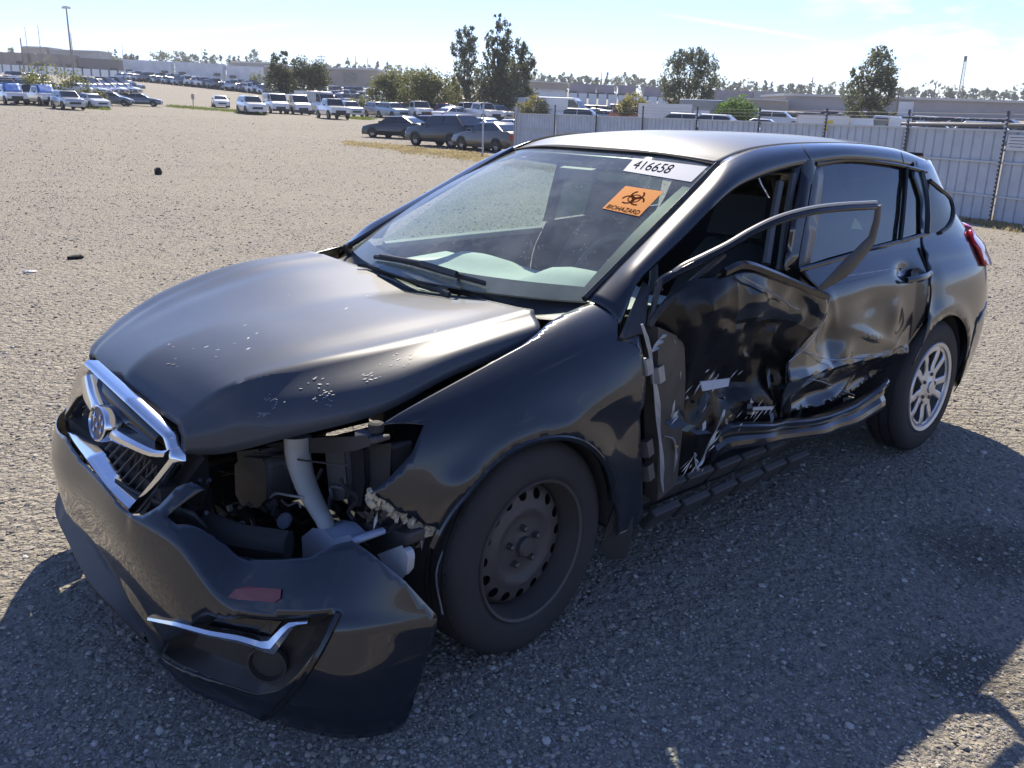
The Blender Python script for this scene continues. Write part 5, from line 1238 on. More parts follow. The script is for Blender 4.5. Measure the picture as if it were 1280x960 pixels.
def vehicle_meshes(kind, front='dark'):
    k = KIND[kind]; W_ = k['W']; d = {}
    b = MB(); rows = []
    for x, zb, zt in k['body']:
        e = 1-.10*max(0, (abs(x)-k['L']*.36)/(k['L']*.14)); w_ = W_*e
        rows.append([(x, -w_*.90, zb), (x, -w_, zb+(zt-zb)*.35), (x, -w_*.98, zb+(zt-zb)*.7), (x, -w_*.90, zt), (x, -w_*.45, zt+.025), (x, w_*.45, zt+.025), (x, w_*.90, zt), (x, w_*.98, zb+(zt-zb)*.7), (x, w_, zb+(zt-zb)*.35), (x, w_*.90, zb)])
    V, F = grid([[Vector(p) for p in r] for r in rows]); n = len(rows[0]); m = len(rows)
    F += [tuple(range(n))[::-1], tuple((m-1)*n+i for i in range(n))]+[(i*n, (i+1)*n, (i+1)*n+n-1, i*n+n-1) for i in range(m-1)]
    b.add(V, F)
    # cabin shell: pillars and roof as a closed lofted box, windows proud of it
    c = k['cab']; wb, wt = W_*.90, k['top']; zb = [c[0][1]-.03, c[-1][1]-.03]
    top = [(x, z) for x, z in c[1:-1]]
    foot = lambda x: zb[0]+(zb[1]-zb[0])*(c[0][0]-x)/(c[0][0]-c[-1][0])
    P = []
    xs = [c[0][0]]+[p[0] for p in top]+[c[-1][0]]; rows = []
    rows.append([Vector((xs[0], -wb, zb[0])), Vector((xs[0], -wb*.98, zb[0]+.01)), Vector((xs[0], wb*.98, zb[0]+.01)), Vector((xs[0], wb, zb[0]))])
    for x, z in top: rows.append([Vector((x, -wb, foot(x))), Vector((x, -wt, z-.04)), Vector((x, -wt*.8, z)), Vector((x, wt*.8, z)), Vector((x, wt, z-.04)), Vector((x, wb, foot(x)))])
    r0 = rows[0]; rows[0] = [r0[0], r0[1], r0[1]+Vector((0, .05, 0)), r0[2]-Vector((0, .05, 0)), r0[2], r0[3]]
    xe = c[-1]; rows.append([Vector((xe[0], -wb, zb[1])), Vector((xe[0], -wb*.98, xe[1])), Vector((xe[0], -wb*.9, xe[1]+.01)), Vector((xe[0], wb*.9, xe[1]+.01)), Vector((xe[0], wb*.98, xe[1])), Vector((xe[0], wb, zb[1]))])
    V, F = grid(rows); b.add(V, F); d['body'] = (b, 'P')
    # windows
    g = MB()
    def quad(a, b_, c_, d_, o): g.add([Vector(q)+Vector(o) for q in (a, b_, c_, d_)], [(0, 1, 2, 3)])
    def lerp3(a, b_, t): return Vector(a).lerp(Vector(b_), t)
    def pane(a, b_, c_, d_, o, m_=.08):
        ce = (Vector(a)+Vector(b_)+Vector(c_)+Vector(d_))/4; quad(*[Vector(q).lerp(ce, m_) for q in (a, b_, c_, d_)], o)
    f0, f1 = rows[0], rows[1]
    pane(f0[1], f0[4], f1[4], f1[1], (.02, 0, .02), .07); d['windscreen'] = (g, 'W')
    g = MB(); r0_, r1_ = rows[-1], rows[-2]
    pane(r0_[4], r0_[1], r1_[1], r1_[4], (-.025, 0, .02), .10); d['rear_window'] = (g, 'W')
    for s, nm in ((1, 'a'), (-1, 'b')):
        g = MB()
        def sp(x, t):   # point on the cabin side
            z0 = foot(x)+.05; zs = pchip([-q for q in xs], [zb[0]+.05]+[p[1]-.04 for p in top]+[c[-1][1]])(-x)
            z = z0+(zs-z0)*t; y = wb+(wt-wb)*((z-foot(x))/max(.05, max(p[1] for p in top)-foot(x))); return Vector((x, s*(y+.015), z))
        xa, xb = c[0][0]-.35, c[-1][0]+.35
        if 'van' in kind: xb = xa-1.15
        cuts = [xa+(xb-xa)*t for t in ((0, 1) if 'van' in kind or kind == 'pickup' else (0, .52, 1))]
        for u0, u1 in zip(cuts, cuts[1:]):
            u0 -= .04; u1 += .04; N_ = 4; L = [sp(u0+(u1-u0)*i/N_, .06) for i in range(N_+1)]+[sp(u1+(u0-u1)*i/N_, .84) for i in range(N_+1)]; g.add(L, [tuple(range(len(L)))])
        d['side_window'+nm] = (g, 'W')
    x0, z0, z1 = k['body'][0]; e = W_*.9
    g = MB(); g.box((x0-.0, 0, z0+(z1-z0)*.45), (.06, e*1.1, (z1-z0)*.55)); d['grille'] = (g, 'B')
    g = MB(); g.box((k['body'][1][0]-.02, 0, z0-.02), (.16, W_*1.76, .22)); d['bumper'] = (g, 'B' if kind in ('pickup', 'van', 'high_van') else 'P')
    for s, nm in ((1, 'a'), (-1, 'b')):
        g = MB(); g.box((x0-.02, s*e*.80, z1-.10), (.08, e*.34, .15)); d['headlight'+nm] = (g, 'L')
        xr, zr = k['body'][-1][0], k['body'][-1][2]; g = MB(); g.box((xr+.03, s*e*.84, zr-.16), (.08, e*.26, .22)); d['tail_lamp'+nm] = (g, 'R')
        g = MB(); g.box((c[0][0]-.35, s*(W_+.06), c[0][1]+.08), (.10, .16, .12)); d['mirror'+nm] = (g, 'B')
    xr = k['body'][-1][0]; g = MB(); g.box((xr+.02, 0, k['body'][-1][1]-.02), (.16, W_*1.7, .20)); d['rear_bumper'] = (g, 'P'); g = MB(); g.box((xr-.015, 0, k['body'][-1][2]-.30), (.03, .34, .16)); d['plate'] = (g, 'T')
    if kind == 'pickup':
        g = MB(); g.box((-1.9, 0, 1.235), (1.65, W_*1.5, .02)); d['cargo_bed'] = (g, 'B')
    for i, wx in enumerate(k['wx']):
        for s in (1, -1):
            r = k['wr']; g = MB(); g.lathe([(-.1, r*.6), (-.11, r*.92), (-.07, r), (.07, r), (.11, r*.92), (.10, r*.66), (.06, r*.60)], 18, Matrix.Translation((wx, s*(W_-.09), r)) @ Matrix.Rotation(0 if s > 0 else math.pi, 4, 'Z')); d['wheel%d%d' % (i, s)] = (g, 'Y')
            g = MB(); g.lathe([(.055, r*.62), (.075, r*.5), (.07, r*.16), (.085, .001)], 12, Matrix.Translation((wx, s*(W_-.09), r)) @ Matrix.Rotation(0 if s > 0 else math.pi, 4, 'Z')); d['rim%d%d' % (i, s)] = (g, 'S')
            a = MB(); nn = 12; q = r*1.18; V = []
            for t in range(nn+1):
                an = math.pi*(t/nn)*1.1-.15; V += [(wx+q*math.cos(an), s*(W_+.012), r+q*math.sin(an)), (wx+q*math.cos(an), s*(W_-.18), r+q*math.sin(an))]
            V.append((wx, s*(W_+.010), r)); a.add(V, [(2*t, 2*t+2, 2*nn+2) for t in range(nn)]); d['arch%d%d' % (i, s)] = (a, 'B')
    return d
_vm = {}
def vmesh(kind):
    if kind not in _vm:
        out = {}
        for n, (mb_, t) in vehicle_meshes(kind).items():
            me = bpy.data.meshes.new(kind+'_'+n); me.from_pydata([tuple(v) for v in mb_.V], [], mb_.F); me.materials.append({'W': VW, 'B': VB, 'L': VL, 'R': VR, 'Y': VT, 'S': VS, 'T': VP, 'P': VP}[t])
            if t in 'P': me.polygons.foreach_set('use_smooth', [True]*len(me.polygons)); me.set_sharp_from_angle(angle=math.radians(32))
            if t in 'YS': me.polygons.foreach_set('use_smooth', [True]*len(me.polygons)); me.set_sharp_from_angle(angle=math.radians(50))
            me.update(); out[n] = (me, t)
        _vm[kind] = out
    return _vm[kind]
PN = {'body': 'body', 'windscreen': 'windscreen', 'rear_window': 'rear_window'}
def vname(n): return n.rstrip('ab') if n[-1] in 'ab' and n[:-1] in ('side_window', 'headlight', 'tail_lamp', 'mirror') else ''.join(ch for ch in n if not ch.isdigit() and ch != '-')
_pm = {}
def vehicle(kind, colour, loc, rz, label, group=None, cat=None, scale=1.0, skip=()):
    nm = {'sedan': 'parked_sedan', 'hatch': 'parked_hatchback', 'suv': 'parked_suv', 'pickup': 'pickup_truck', 'van': 'parked_van', 'high_van': 'parked_van'}[kind]
    r = empty(nm, loc, rz, label, cat or {'pickup': 'truck', 'van': 'van', 'high_van': 'van', 'suv': 'car'}.get(kind, 'car'), group)
    if scale != 1: r.scale = (scale,)*3
    objs = {}
    for n, (me, t) in vmesh(kind).items():
        if n in skip: continue
        if t == 'P':
            key = (me.name, colour)
            if key not in _pm: m2 = me.copy(); m2.materials.clear(); m2.materials.append(PC[colour]); _pm[key] = m2
            me = _pm[key]
        par = r
        if n.startswith('rim'): par = objs.get(n.replace('rim', 'wheel'), r)
        o = bpy.data.objects.new(vname(n), me); link(o, par); objs[n] = o
        if n == 'body': bv = o.modifiers.new('round', 'BEVEL'); bv.width = .07; bv.segments = 3; bv.limit_method = 'ANGLE'; bv.angle_limit = math.radians(22)
    return r
def far_mesh(kind, colour):
    """whole small car in one mesh for the far rows"""
    key = ('far', kind, colour)
    if key not in _pm:
        mb = MB(); mats = [PC[colour], VW, VB, VT, VL]; ix = {'P': 0, 'W': 1, 'B': 2, 'Y': 3, 'L': 4, 'R': 2, 'S': 4, 'T': 4}
        for n, (q, t) in vehicle_meshes(kind).items():
            if n[:3] in ('rim', 'arc', 'pla', 'mir', 'tai') or n in ('rear_bumper', 'bumper'): continue
            if t == 'Y':
                q2 = MB(); k = KIND[kind]; i, s = int(n[5]), int(n[6:]); q2.box((k['wx'][i], s*(k['W']-.08), k['wr']), (k['wr']*1.8, .2, k['wr']*1.9)); q = q2
            mb.m = ix[t]; mb.add(q.V, q.F)
        me = bpy.data.meshes.new('far_'+kind); me.from_pydata([tuple(v) for v in mb.V], [], mb.F)
        for m_ in mats: me.materials.append(m_)
        me.polygons.foreach_set('material_index', mb.M); me.update(); _pm[key] = me
    return _pm[key]
def far_car(kind, colour, loc, rz, label, group):
    o = bpy.data.objects.new('parked_car', far_mesh(kind, colour)); link(o); o.location = loc; o.rotation_euler = (0, 0, rz)
    return tag(o, label, 'car', group)
def vplace(kind, colour, px, D, turn, label, group=None, **k):
    """vehicle standing D metres away on the bearing px; turn 0 = nose towards the camera"""
    return vehicle(kind, colour, gnd(px, D, .02), face(px, turn), label, group, **k)
GF = 'vehicles parked at the edge of the yard'
# near trio beside the fence end
vplace('sedan', 'dark', 497, 61, -128, 'black sedan parked left of the dark crossover, seen from its left rear', GF)
vplace('suv', 'dark', 557, 50, -138, 'dark crossover parked between the black sedan and the tan sedan', GF)
vplace('sedan', 'tan', 616, 46, -142, 'brownish sedan parked nearest the left end of the grey fence', GF)
vplace('sedan', 'paleblue', 600, 62, -140, 'pale blue sedan mostly hidden behind the brownish sedan', GF)
vplace('hatch', 'black', 534, 63, -135, 'small black car half hidden behind the dark crossover', GF)
vplace('sedan', 'silver', 640, 58, -140, 'silver sedan behind the left end post of the grey fence', GF)
# front row on the far left
GL = 'vehicles at the left edge of the yard'
vplace('pickup', 'white', 17, 92, 12, 'white pickup with blue tarp on its cab, leftmost in the yard', GL, scale=.88)
vplace('pickup', 'white', 57, 92, 18, 'white pickup with blue sheet over its windscreen, second from left', GL, scale=.88)
for px, q in ((17, 0), (57, 1)):
    p = gnd(px, 92); f = face(px, 12+6*q); mb = MB(); random.seed(px); rows = []
    for i in range(7): rows.append([Vector((1.35-.75*i/6, -.72+1.44*j/7, 1.20+.74*i/6+random.uniform(0, .06))) for j in range(8)])
    rows.append([v+Vector((-1.2, 0, .03)) for v in rows[-1]])
    V, F = grid(rows); o = mesh_obj('tarp', V, F, mat('blue_tarp', (.06, .20, .55), .4), None, True, 40, .01); o.location = p; o.scale = (.88,)*3; o.rotation_euler = (0, 0, f); tag(o, 'blue tarp over the cab of the leftmost white pickup' if q == 0 else 'blue sheet over the windscreen of the second white pickup', 'tarp')
vplace('suv', 'silver', 87, 84, 16, 'light grey off-roader between the tarped pickup and the white sedan', GL, scale=.88)
vplace('sedan', 'white', 117, 90, 25, 'white sedan parked in front of the weed bush', GL, scale=.88)
vplace('hatch', 'grey', 144, 100, 75, 'grey hatchback behind the weeds, left of the grey sedan', GL, scale=.88)
vplace('sedan', 'grey', 178, 104, 82, 'grey sedan parked sideways at the end of the left lot', GL, scale=.88)
vplace('pickup', 'dark', 40, 96, 15, 'dark pickup behind the two tarped pickups', GL, scale=.88)
# middle row of vans and trucks
GM = 'vans and trucks in the middle row'
vplace('sedan', 'white', 277, 118, 5, 'white car with missing front, alone beside the sign post', GM)
vplace('suv', 'white', 315, 96, 14, 'white off-roader with black wheels, leftmost of the middle row', GM, scale=1.05)
vplace('van', 'white', 345, 106, 12, 'white van next to the white off-roader', GM)
vplace('van', 'white', 372, 106, 14, 'white van with black bumper below the twin dark trees', GM)
vplace('high_van', 'white', 388, 116, 20, 'tall white van right behind the middle row', GM)
vplace('high_van', 'silver', 402, 112, 24, 'tall silver van behind the white pickup', GM)
vplace('pickup', 'white', 416, 92, 16, 'white pickup in front of the two tall vans', GM)
vplace('suv', 'silver', 438, 104, 18, 'silver off-roader at the right end of the middle row', GM)
# cluster in front of the bushes
GC = 'vehicles clustered under the bushes'
L_ = [('sedan', 'white', 462, 118, 20, 'white sedan at the left end of the bush cluster'), ('suv', 'silver', 474, 106, 25, 'silver off-roader second from the left in the bush cluster'), ('high_van', 'white', 493, 128, 30, 'tall white van behind the pale blue car'), ('suv', 'paleblue', 491, 102, 30, 'pale blue off-roader in front of the tall white van'), ('suv', 'maroon', 510, 106, 100, 'maroon off-roader left of the white truck'), ('pickup', 'white', 524, 100, 15, 'white truck above the black sedan roof'), ('suv', 'dark', 542, 108, 110, 'dark off-roader behind the crossover roof'), ('van', 'red', 577, 128, 60, 'faded red van behind the other cluster cars'), ('suv', 'red', 557, 106, 170, 'red and white off-roader above the crossover'), ('hatch', 'silver', 570, 98, 150, 'silver hatchback just behind the crossover'), ('pickup', 'white', 584, 104, 20, 'white truck right of the red off-roader'), ('pickup', 'white', 603, 96, 30, 'white pickup above the brownish sedan'), ('suv', 'silver', 622, 104, 35, 'silver off-roader under the tall gum tree'), ('high_van', 'white', 655, 112, 60, 'white van just behind the left end of the fence'), ('sedan', 'silver', 548, 122, 20, 'silver sedan at the back of the cluster'), ('sedan', 'white', 566, 90, 140, 'white sedan roof behind the dark crossover')]
for a in L_: vplace(*a, group=GC)
# vehicles beyond the grey fence
GB = 'vehicles beyond the grey fence'
L_ = [('high_van', 'white', 705, 96, 70, 'tall white box van beyond the left part of the fence'), ('suv', 'white', 732, 84, 80, 'white off-roader roof showing over the fence'), ('sedan', 'paleblue', 762, 96, 70, 'pale blue car roof over the fence'), ('sedan', 'white', 748, 118, 70, 'white car behind the pale blue roof'), ('suv', 'orange', 792, 92, 80, 'orange car below the yellow bush beyond the fence'), ('suv', 'dark', 818, 96, 70, 'dark off-roader right of the orange car beyond the fence'), ('high_van', 'grey', 886, 92, 92, 'long grey bus under the wide gum tree'), ('suv', 'silver', 865, 74, 80, 'silver off-roader in front of the long grey bus'), ('suv', 'white', 905, 72, 75, 'white off-roader in front of the bus tail'), ('sedan', 'white', 930, 66, 75, 'white car roof right of the bright green bush'), ('sedan', 'silver', 958, 72, 80, 'silver car roof left of the white box truck'), ('suv', 'white', 975, 92, 80, 'white off-roader at the foot of the warehouse'), ('pickup', 'white', 1110, 66, 80, 'white pickup roof right of the covered trailer'), ('sedan', 'white', 1150, 60, 85, 'white sedan roof above the fence rail'), ('hatch', 'paleblue', 1172, 70, 85, 'pale blue hatchback roof above the fence rail'), ('suv', 'silver', 1243, 66, 85, 'silver off-roader by the right edge beyond the fence')]
for a in L_: vplace(*a, group=GB)
# box truck with a yellow sign, covered trailer
def box_truck(px, D, turn, label, w_=2.3, h=2.1, L=4.4, m=None, sign=None):
    r = empty('box_truck', gnd(px, D, .02), face(px, turn), label, 'truck', GB); m = m or PC['white']
    MB().box((-.6, 0, .55+h/2), (L, w_, h)).obj('cargo_box', m, r); MB().box((L/2+.2, 0, 1.15), (1.5, w_*.9, 1.3), taper=.85).obj('cab', PC['white'], r); MB().box((L/2+.85, 0, 1.5), (.1, w_*.7, .5)).obj('windscreen', VW, r)
    for x in (-L/2+.6, L/2): 
        for s in (1, -1): MB().lathe([(-.1, .2), (-.12, .38), (.12, .38), (.1, .2)], 14, Matrix.Translation((x, s*w_*.42, .38))).obj('wheel', VT, r)
    if sign: MB().box((-.6+L*.1, sign*(w_/2+.012), .55+h*.55), (.55, .02, .62)).obj('sign_panel', mat('yellow_sign', (.75, .52, .03), .5), r)
    return r
box_truck(840, 80, 88, 'white box trailer left of the long grey bus', h=1.7)
box_truck(1040, 62, 95, 'white box truck with yellow panel beyond the fence', h=1.35, L=3, sign=-1)
box_truck(1078, 64, 92, 'dark covered trailer right of the white box truck', h=1.2, L=4.0, m=PC['grey'])
# far rows: individual small cars
random.seed(2)
CL = ['white', 'silver', 'grey', 'dark', 'white', 'silver', 'navy', 'maroon', 'white', 'grey', 'tan', 'black']
def ORD(n): return '%d%s' % (n, 'th' if 10 < n % 100 < 14 else {1: 'st', 2: 'nd', 3: 'rd'}.get(n % 10, 'th'))
def row(px0, px1, D0, D1, n, turn, label, group, kinds=('sedan', 'suv', 'hatch', 'pickup', 'sedan')):
    for i in range(n):
        t = (i+.5)/n; px = px0+(px1-px0)*t; D = D0+(D1-D0)*t+random.uniform(-.4, .4)
        kd, cl_ = random.choice(kinds), random.choice(CL)
        far_car(kd, cl_, gnd(px, D, .02), face(px, turn+random.uniform(-4, 4)), '%s %s, %s from the left in the %s' % (cl_, {'suv': 'off-roader', 'hatch': 'hatchback'}.get(kd, kd), ORD(i+1), label), group)
row(-25, 62, 103, 118, 9, 30, 'first packed row behind the left pickups', 'first packed row on the left')
row(-25, 70, 116, 132, 10, 30, 'second packed row behind the left pickups', 'second packed row on the left')
row(-25, 60, 130, 146, 11, 30, 'third packed row on the left', 'third packed row on the left')
row(-20, 55, 144, 160, 11, 30, 'fourth packed row on the left', 'fourth packed row on the left')
row(98, 165, 128, 142, 8, 60, 'row just behind the weed bush', 'cars behind the weed bush')
row(108, 168, 142, 156, 8, 60, 'back row behind the weed bush', 'back row behind the weed bush')
row(156, 345, 205, 168, 27, 28, 'long diagonal row, far left', 'long diagonal row of cars')
row(165, 350, 218, 182, 25, 28, 'rear rank of the diagonal row', 'rear rank of the diagonal row')
for k in range(4): row(352, 470, 142+17*k, 142+17*k, 13, 40, ('nearest', 'second', 'third', 'farthest')[k]+' rank behind the vans', 'packed lot behind the vans')
row(660, 830, 128, 122, 13, 60, 'lot behind the grey fence', 'lot far behind the fence')
row(940, 1100, 118, 104, 11, 70, 'row before the long warehouse', 'cars in front of the warehouse', ('sedan', 'suv', 'hatch'))
row(1120, 1270, 98, 92, 9, 70, 'row below the warehouse wall', 'cars below the warehouse wall', ('sedan', 'hatch'))
# ================================================================== TREES, BUSHES, GRASS
LEAF = {}
def leaf_mat(n, c, var=.35):
    m = bpy.data.materials.new('leaf_'+n); m.use_nodes = True; t = m.node_tree; b = t.nodes['Principled BSDF']; b.inputs['Roughness'].default_value = .55; b.inputs['Specular IOR Level'].default_value = .35
    tc = t.nodes.new('ShaderNodeTexCoord'); v = t.nodes.new('ShaderNodeTexNoise'); v.inputs['Scale'].default_value = 1.1; v.inputs['Detail'].default_value = 5; t.links.new(tc.outputs['Object'], v.inputs['Vector'])
    r = t.nodes.new('ShaderNodeMapRange'); r.inputs['From Min'].default_value = .3; r.inputs['From Max'].default_value = .7; r.inputs['To Min'].default_value = 1-var; r.inputs['To Max'].default_value = 1+var; t.links.new(v.outputs['Fac'], r.inputs['Value'])
    s = t.nodes.new('ShaderNodeVectorMath'); s.operation = 'SCALE'; s.inputs[0].default_value = c; t.links.new(r.outputs[0], s.inputs['Scale']); t.links.new(s.outputs[0], b.inputs['Base Color'])
    tr_ = t.nodes.new('ShaderNodeBsdfTranslucent'); t.links.new(s.outputs[0], tr_.inputs[0]); mx_ = t.nodes.new('ShaderNodeMixShader'); mx_.inputs[0].default_value = .52
    o = t.nodes['Material Output']; t.links.new(b.outputs[0], mx_.inputs[1]); t.links.new(tr_.outputs[0], mx_.inputs[2]); t.links.new(mx_.outputs[0], o.inputs[0]); return m
LEAF['gum'] = leaf_mat('gum', (.14, .155, .085)); LEAF['dark'] = leaf_mat('dark', (.10, .11, .045)); LEAF['olive'] = leaf_mat('olive', (.17, .18, .065)); LEAF['yellow'] = leaf_mat('yellow', (.26, .24, .08)); LEAF['green'] = leaf_mat('green', (.12, .21, .045)); LEAF['far'] = leaf_mat('far', (.12, .145, .09)); LEAF['pale'] = leaf_mat('pale', (.17, .19, .13))
BARK = mat('bark', (.16, .13, .10), .9, var=.3)
def crown_mesh(name, blobs, n, size, rng, droop=.0):
    V = []; F = []
    wts = np.array([b[3]*b[4]*b[5] for b in blobs])**.75; wts = wts/wts.sum()
    # leaf clumps gather on sub-clusters so gaps stay between them
    cl = []
    for b, w_ in zip(blobs, wts):
        for _ in range(max(4, int(w_*n/16))):
            d = rng.normal(size=3); d /= np.linalg.norm(d); r = rng.uniform(.45, 1.0)**.6; cl.append((b[0]+d[0]*b[3]*r, b[1]+d[1]*b[4]*r, b[2]+d[2]*b[5]*r, .30*min(b[3], b[5])))
    k = 0
    for _ in range(n):
        c = cl[rng.randint(len(cl))]; p = np.array(c[:3])+rng.normal(size=3)*c[3]*.55; a = rng.normal(size=3); a[2] -= droop*2; a /= np.linalg.norm(a); b = np.cross(a, rng.normal(size=3)); b /= np.linalg.norm(b)+1e-6; s = size*rng.uniform(.6, 1.4); w2 = s*rng.uniform(.35, .6)
        V += [p-a*s*.5, p+b*w2*.5, p+a*s*.5, p-b*w2*.5]; F.append((k, k+1, k+2, k+3)); k += 4
    return V, F
def tree(px, D, h, blobs, leaf, n, size, label, seed, trunk=.16, group=None, name='tree', cat='tree', droop=.2, tz=.5, base=None):
    """blobs in units of height: (dx right, dy away, z, rx, ry, rz)"""
    rng = np.random.RandomState(seed); loc = base or gnd(px, D, .1); r = empty(name, loc, YAW-math.pi/2, label, cat, group)
    B = [tuple(q*h for q in b) for b in blobs]
    V, F = crown_mesh('crown', B, n, size, rng, droop); mesh_obj('crown', V, F, LEAF[leaf], r, False)
    mb = MB(); top = max(b[2] for b in B)
    mb.tube([(0, 0, -.2), (.01*h, 0, h*.2), (-.01*h, 0, h*.42), (.0, 0, min(top, h*tz+.2*h))], [trunk, trunk*.8, trunk*.55, trunk*.2], 7)
    for b in B: mb.tube([(0, 0, h*.22), (b[0]*.5, b[1]*.5, (b[2]+h*.25)*.5), (b[0], b[1], b[2])], [trunk*.55, trunk*.35, trunk*.1], 5)
    mb.obj('trunk', BARK, r, True); return r
# twin dark trees behind the vans
tree(354, 128, 7.6, [(-.06, 0, .40, .22, .16, .34), (-.09, .05, .75, .11, .09, .22), (.10, 0, .38, .18, .14, .30), (.06, 0, .82, .08, .05, .16)], 'dark', 4200, .34, 'left of the twin dark trees, ragged, behind the white vans', 1)
tree(390, 126, 7.0, [(-.02, 0, .42, .36, .2, .38), (.14, 0, .64, .24, .15, .26), (-.16, 0, .76, .18, .12, .24)], 'dark', 5200, .34, 'right of the twin dark trees, rounder, behind the white vans', 2)
# round bushes
tree(492, 112, 5.6, [(-.22, 0, .50, .30, .3, .34), (.25, 0, .55, .34, .3, .36), (0, 0, .68, .30, .3, .28)], 'olive', 5200, .32, 'round olive bush left of the broad dark bush', 3, name='bush', cat='bush', tz=.2)
tree(531, 108, 5.6, [(-.15, 0, .52, .40, .3, .42), (.25, 0, .48, .36, .3, .40), (.05, 0, .66, .32, .3, .30)], 'olive', 6000, .32, 'broad dark bush in the middle of the tree cluster', 4, name='bush', cat='bush', tz=.2)
tree(566, 112, 5.4, [(0, 0, .5, .16, .14, .36), (.05, 0, .75, .1, .1, .2), (-.10, 0, .3, .14, .1, .2)], 'yellow', 1700, .30, 'thin yellowish tree between the broad bush and the gum trees', 5)
# tall gums
tree(581, 122, 11.4, [(-.03, 0, .50, .10, .1, .20), (.04, 0, .68, .09, .09, .16), (-.09, 0, .72, .08, .08, .10), (-.02, 0, .86, .08, .08, .12), (.06, 0, .88, .06, .06, .10), (.09, 0, .45, .07, .07, .12), (-.02, 0, .24, .12, .1, .18), (.10, 0, .30, .09, .1, .16), (.06, 0, .78, .07, .07, .12)], 'gum', 4600, .36, 'tall loose gum tree, left of the two tallest', 6, .22, droop=.6)
tree(622, 112, 12.0, [(-.05, 0, .36, .12, .1, .26), (.02, 0, .60, .09, .09, .18), (.04, 0, .80, .075, .08, .15), (-.03, 0, .93, .04, .04, .09), (-.09, 0, .62, .07, .07, .12), (.08, 0, .72, .06, .06, .12), (.10, 0, .45, .11, .1, .22), (-.12, 0, .34, .11, .1, .24), (.02, 0, .22, .20, .12, .18), (-.08, 0, .78, .06, .06, .10), (.08, 0, .28, .14, .1, .2)], 'gum', 8200, .36, 'tallest gum tree in the photo, dark at its foot', 7, .26, droop=.6)
tree(650, 116, 9.6, [(0, 0, .40, .12, .1, .30), (.05, 0, .68, .11, .1, .18), (-.02, 0, .85, .08, .08, .12), (.12, 0, .60, .07, .06, .12), (-.10, 0, .55, .10, .08, .2), (.06, 0, .24, .14, .1, .18)], 'gum', 4600, .36, 'gum tree on the right shoulder of the tallest one', 8, .22, droop=.6)
# right-hand trees beyond the fence
tree(858, 118, 9.0, [(-.25, 0, .60, .16, .16, .26), (0, 0, .66, .22, .2, .28), (.22, 0, .62, .18, .18, .28), (.10, 0, .85, .14, .12, .12), (-.12, 0, .84, .14, .12, .10), (0, 0, .34, .36, .2, .18), (.25, 0, .36, .12, .12, .18), (-.22, 0, .36, .12, .12, .16)], 'gum', 7500, .34, 'wide gum tree standing alone beyond the middle of the fence', 9, .22, droop=.5)
tree(1086, 100, 8.0, [(.02, 0, .72, .20, .18, .22), (-.18, 0, .42, .18, .16, .20), (.10, 0, .45, .20, .18, .22), (-.20, 0, .68, .08, .08, .10), (.16, 0, .62, .12, .12, .16), (.02, 0, .92, .10, .1, .08), (-.05, 0, .20, .25, .2, .14), (.28, 0, .14, .10, .1, .10)], 'gum', 6000, .32, 'grey-green gum tree in front of the long warehouse', 10, .2, droop=.5)
tree(668, 96, 2.7, [(0, 0, .55, .50, .4, .42), (.40, 0, .40, .40, .3, .34), (-.45, 0, .40, .34, .3, .34)], 'yellow', 3000, .26, 'yellow-green bush just beyond the fence end', 11, .08, name='bush', cat='bush', tz=.2)
tree(791, 92, 3.2, [(0, 0, .55, .42, .4, .40), (.30, 0, .45, .30, .3, .34), (-.30, 0, .40, .30, .3, .34)], 'yellow', 3000, .26, 'yellowish bush behind the orange car', 12, .08, name='bush', cat='bush', tz=.2)
tree(920, 90, 3.4, [(0, 0, .55, .40, .4, .40), (.28, 0, .42, .30, .3, .34), (-.28, 0, .45, .30, .3, .34)], 'green', 3200, .26, 'bright green bush right of the wide gum tree', 13, .08, name='bush', cat='bush', tz=.2)
tree(72, 97, 4.3, [(0, 0, .55, .55, .4, .44), (.5, 0, .30, .5, .3, .30), (.9, 0, .18, .4, .3, .18), (-.4, 0, .35, .3, .3, .30)], 'olive', 2400, .26, 'sprawling weed bush growing among the left parked cars', 14, .08, name='bush', cat='bush', tz=.2)
tree(322, 190, 3.5, [(0, 0, .5, .5, .4, .42)], 'olive', 500, .4, 'small bush left of the twin dark trees', 15, .08, name='bush', cat='bush', tz=.2)
tree(448, 118, 2.8, [(0, 0, .5, .35, .4, .44), (.3, 0, .35, .3, .3, .3)], 'olive', 700, .28, 'low green bush right of the silver off-roader', 16, .08, name='bush', cat='bush', tz=.2)
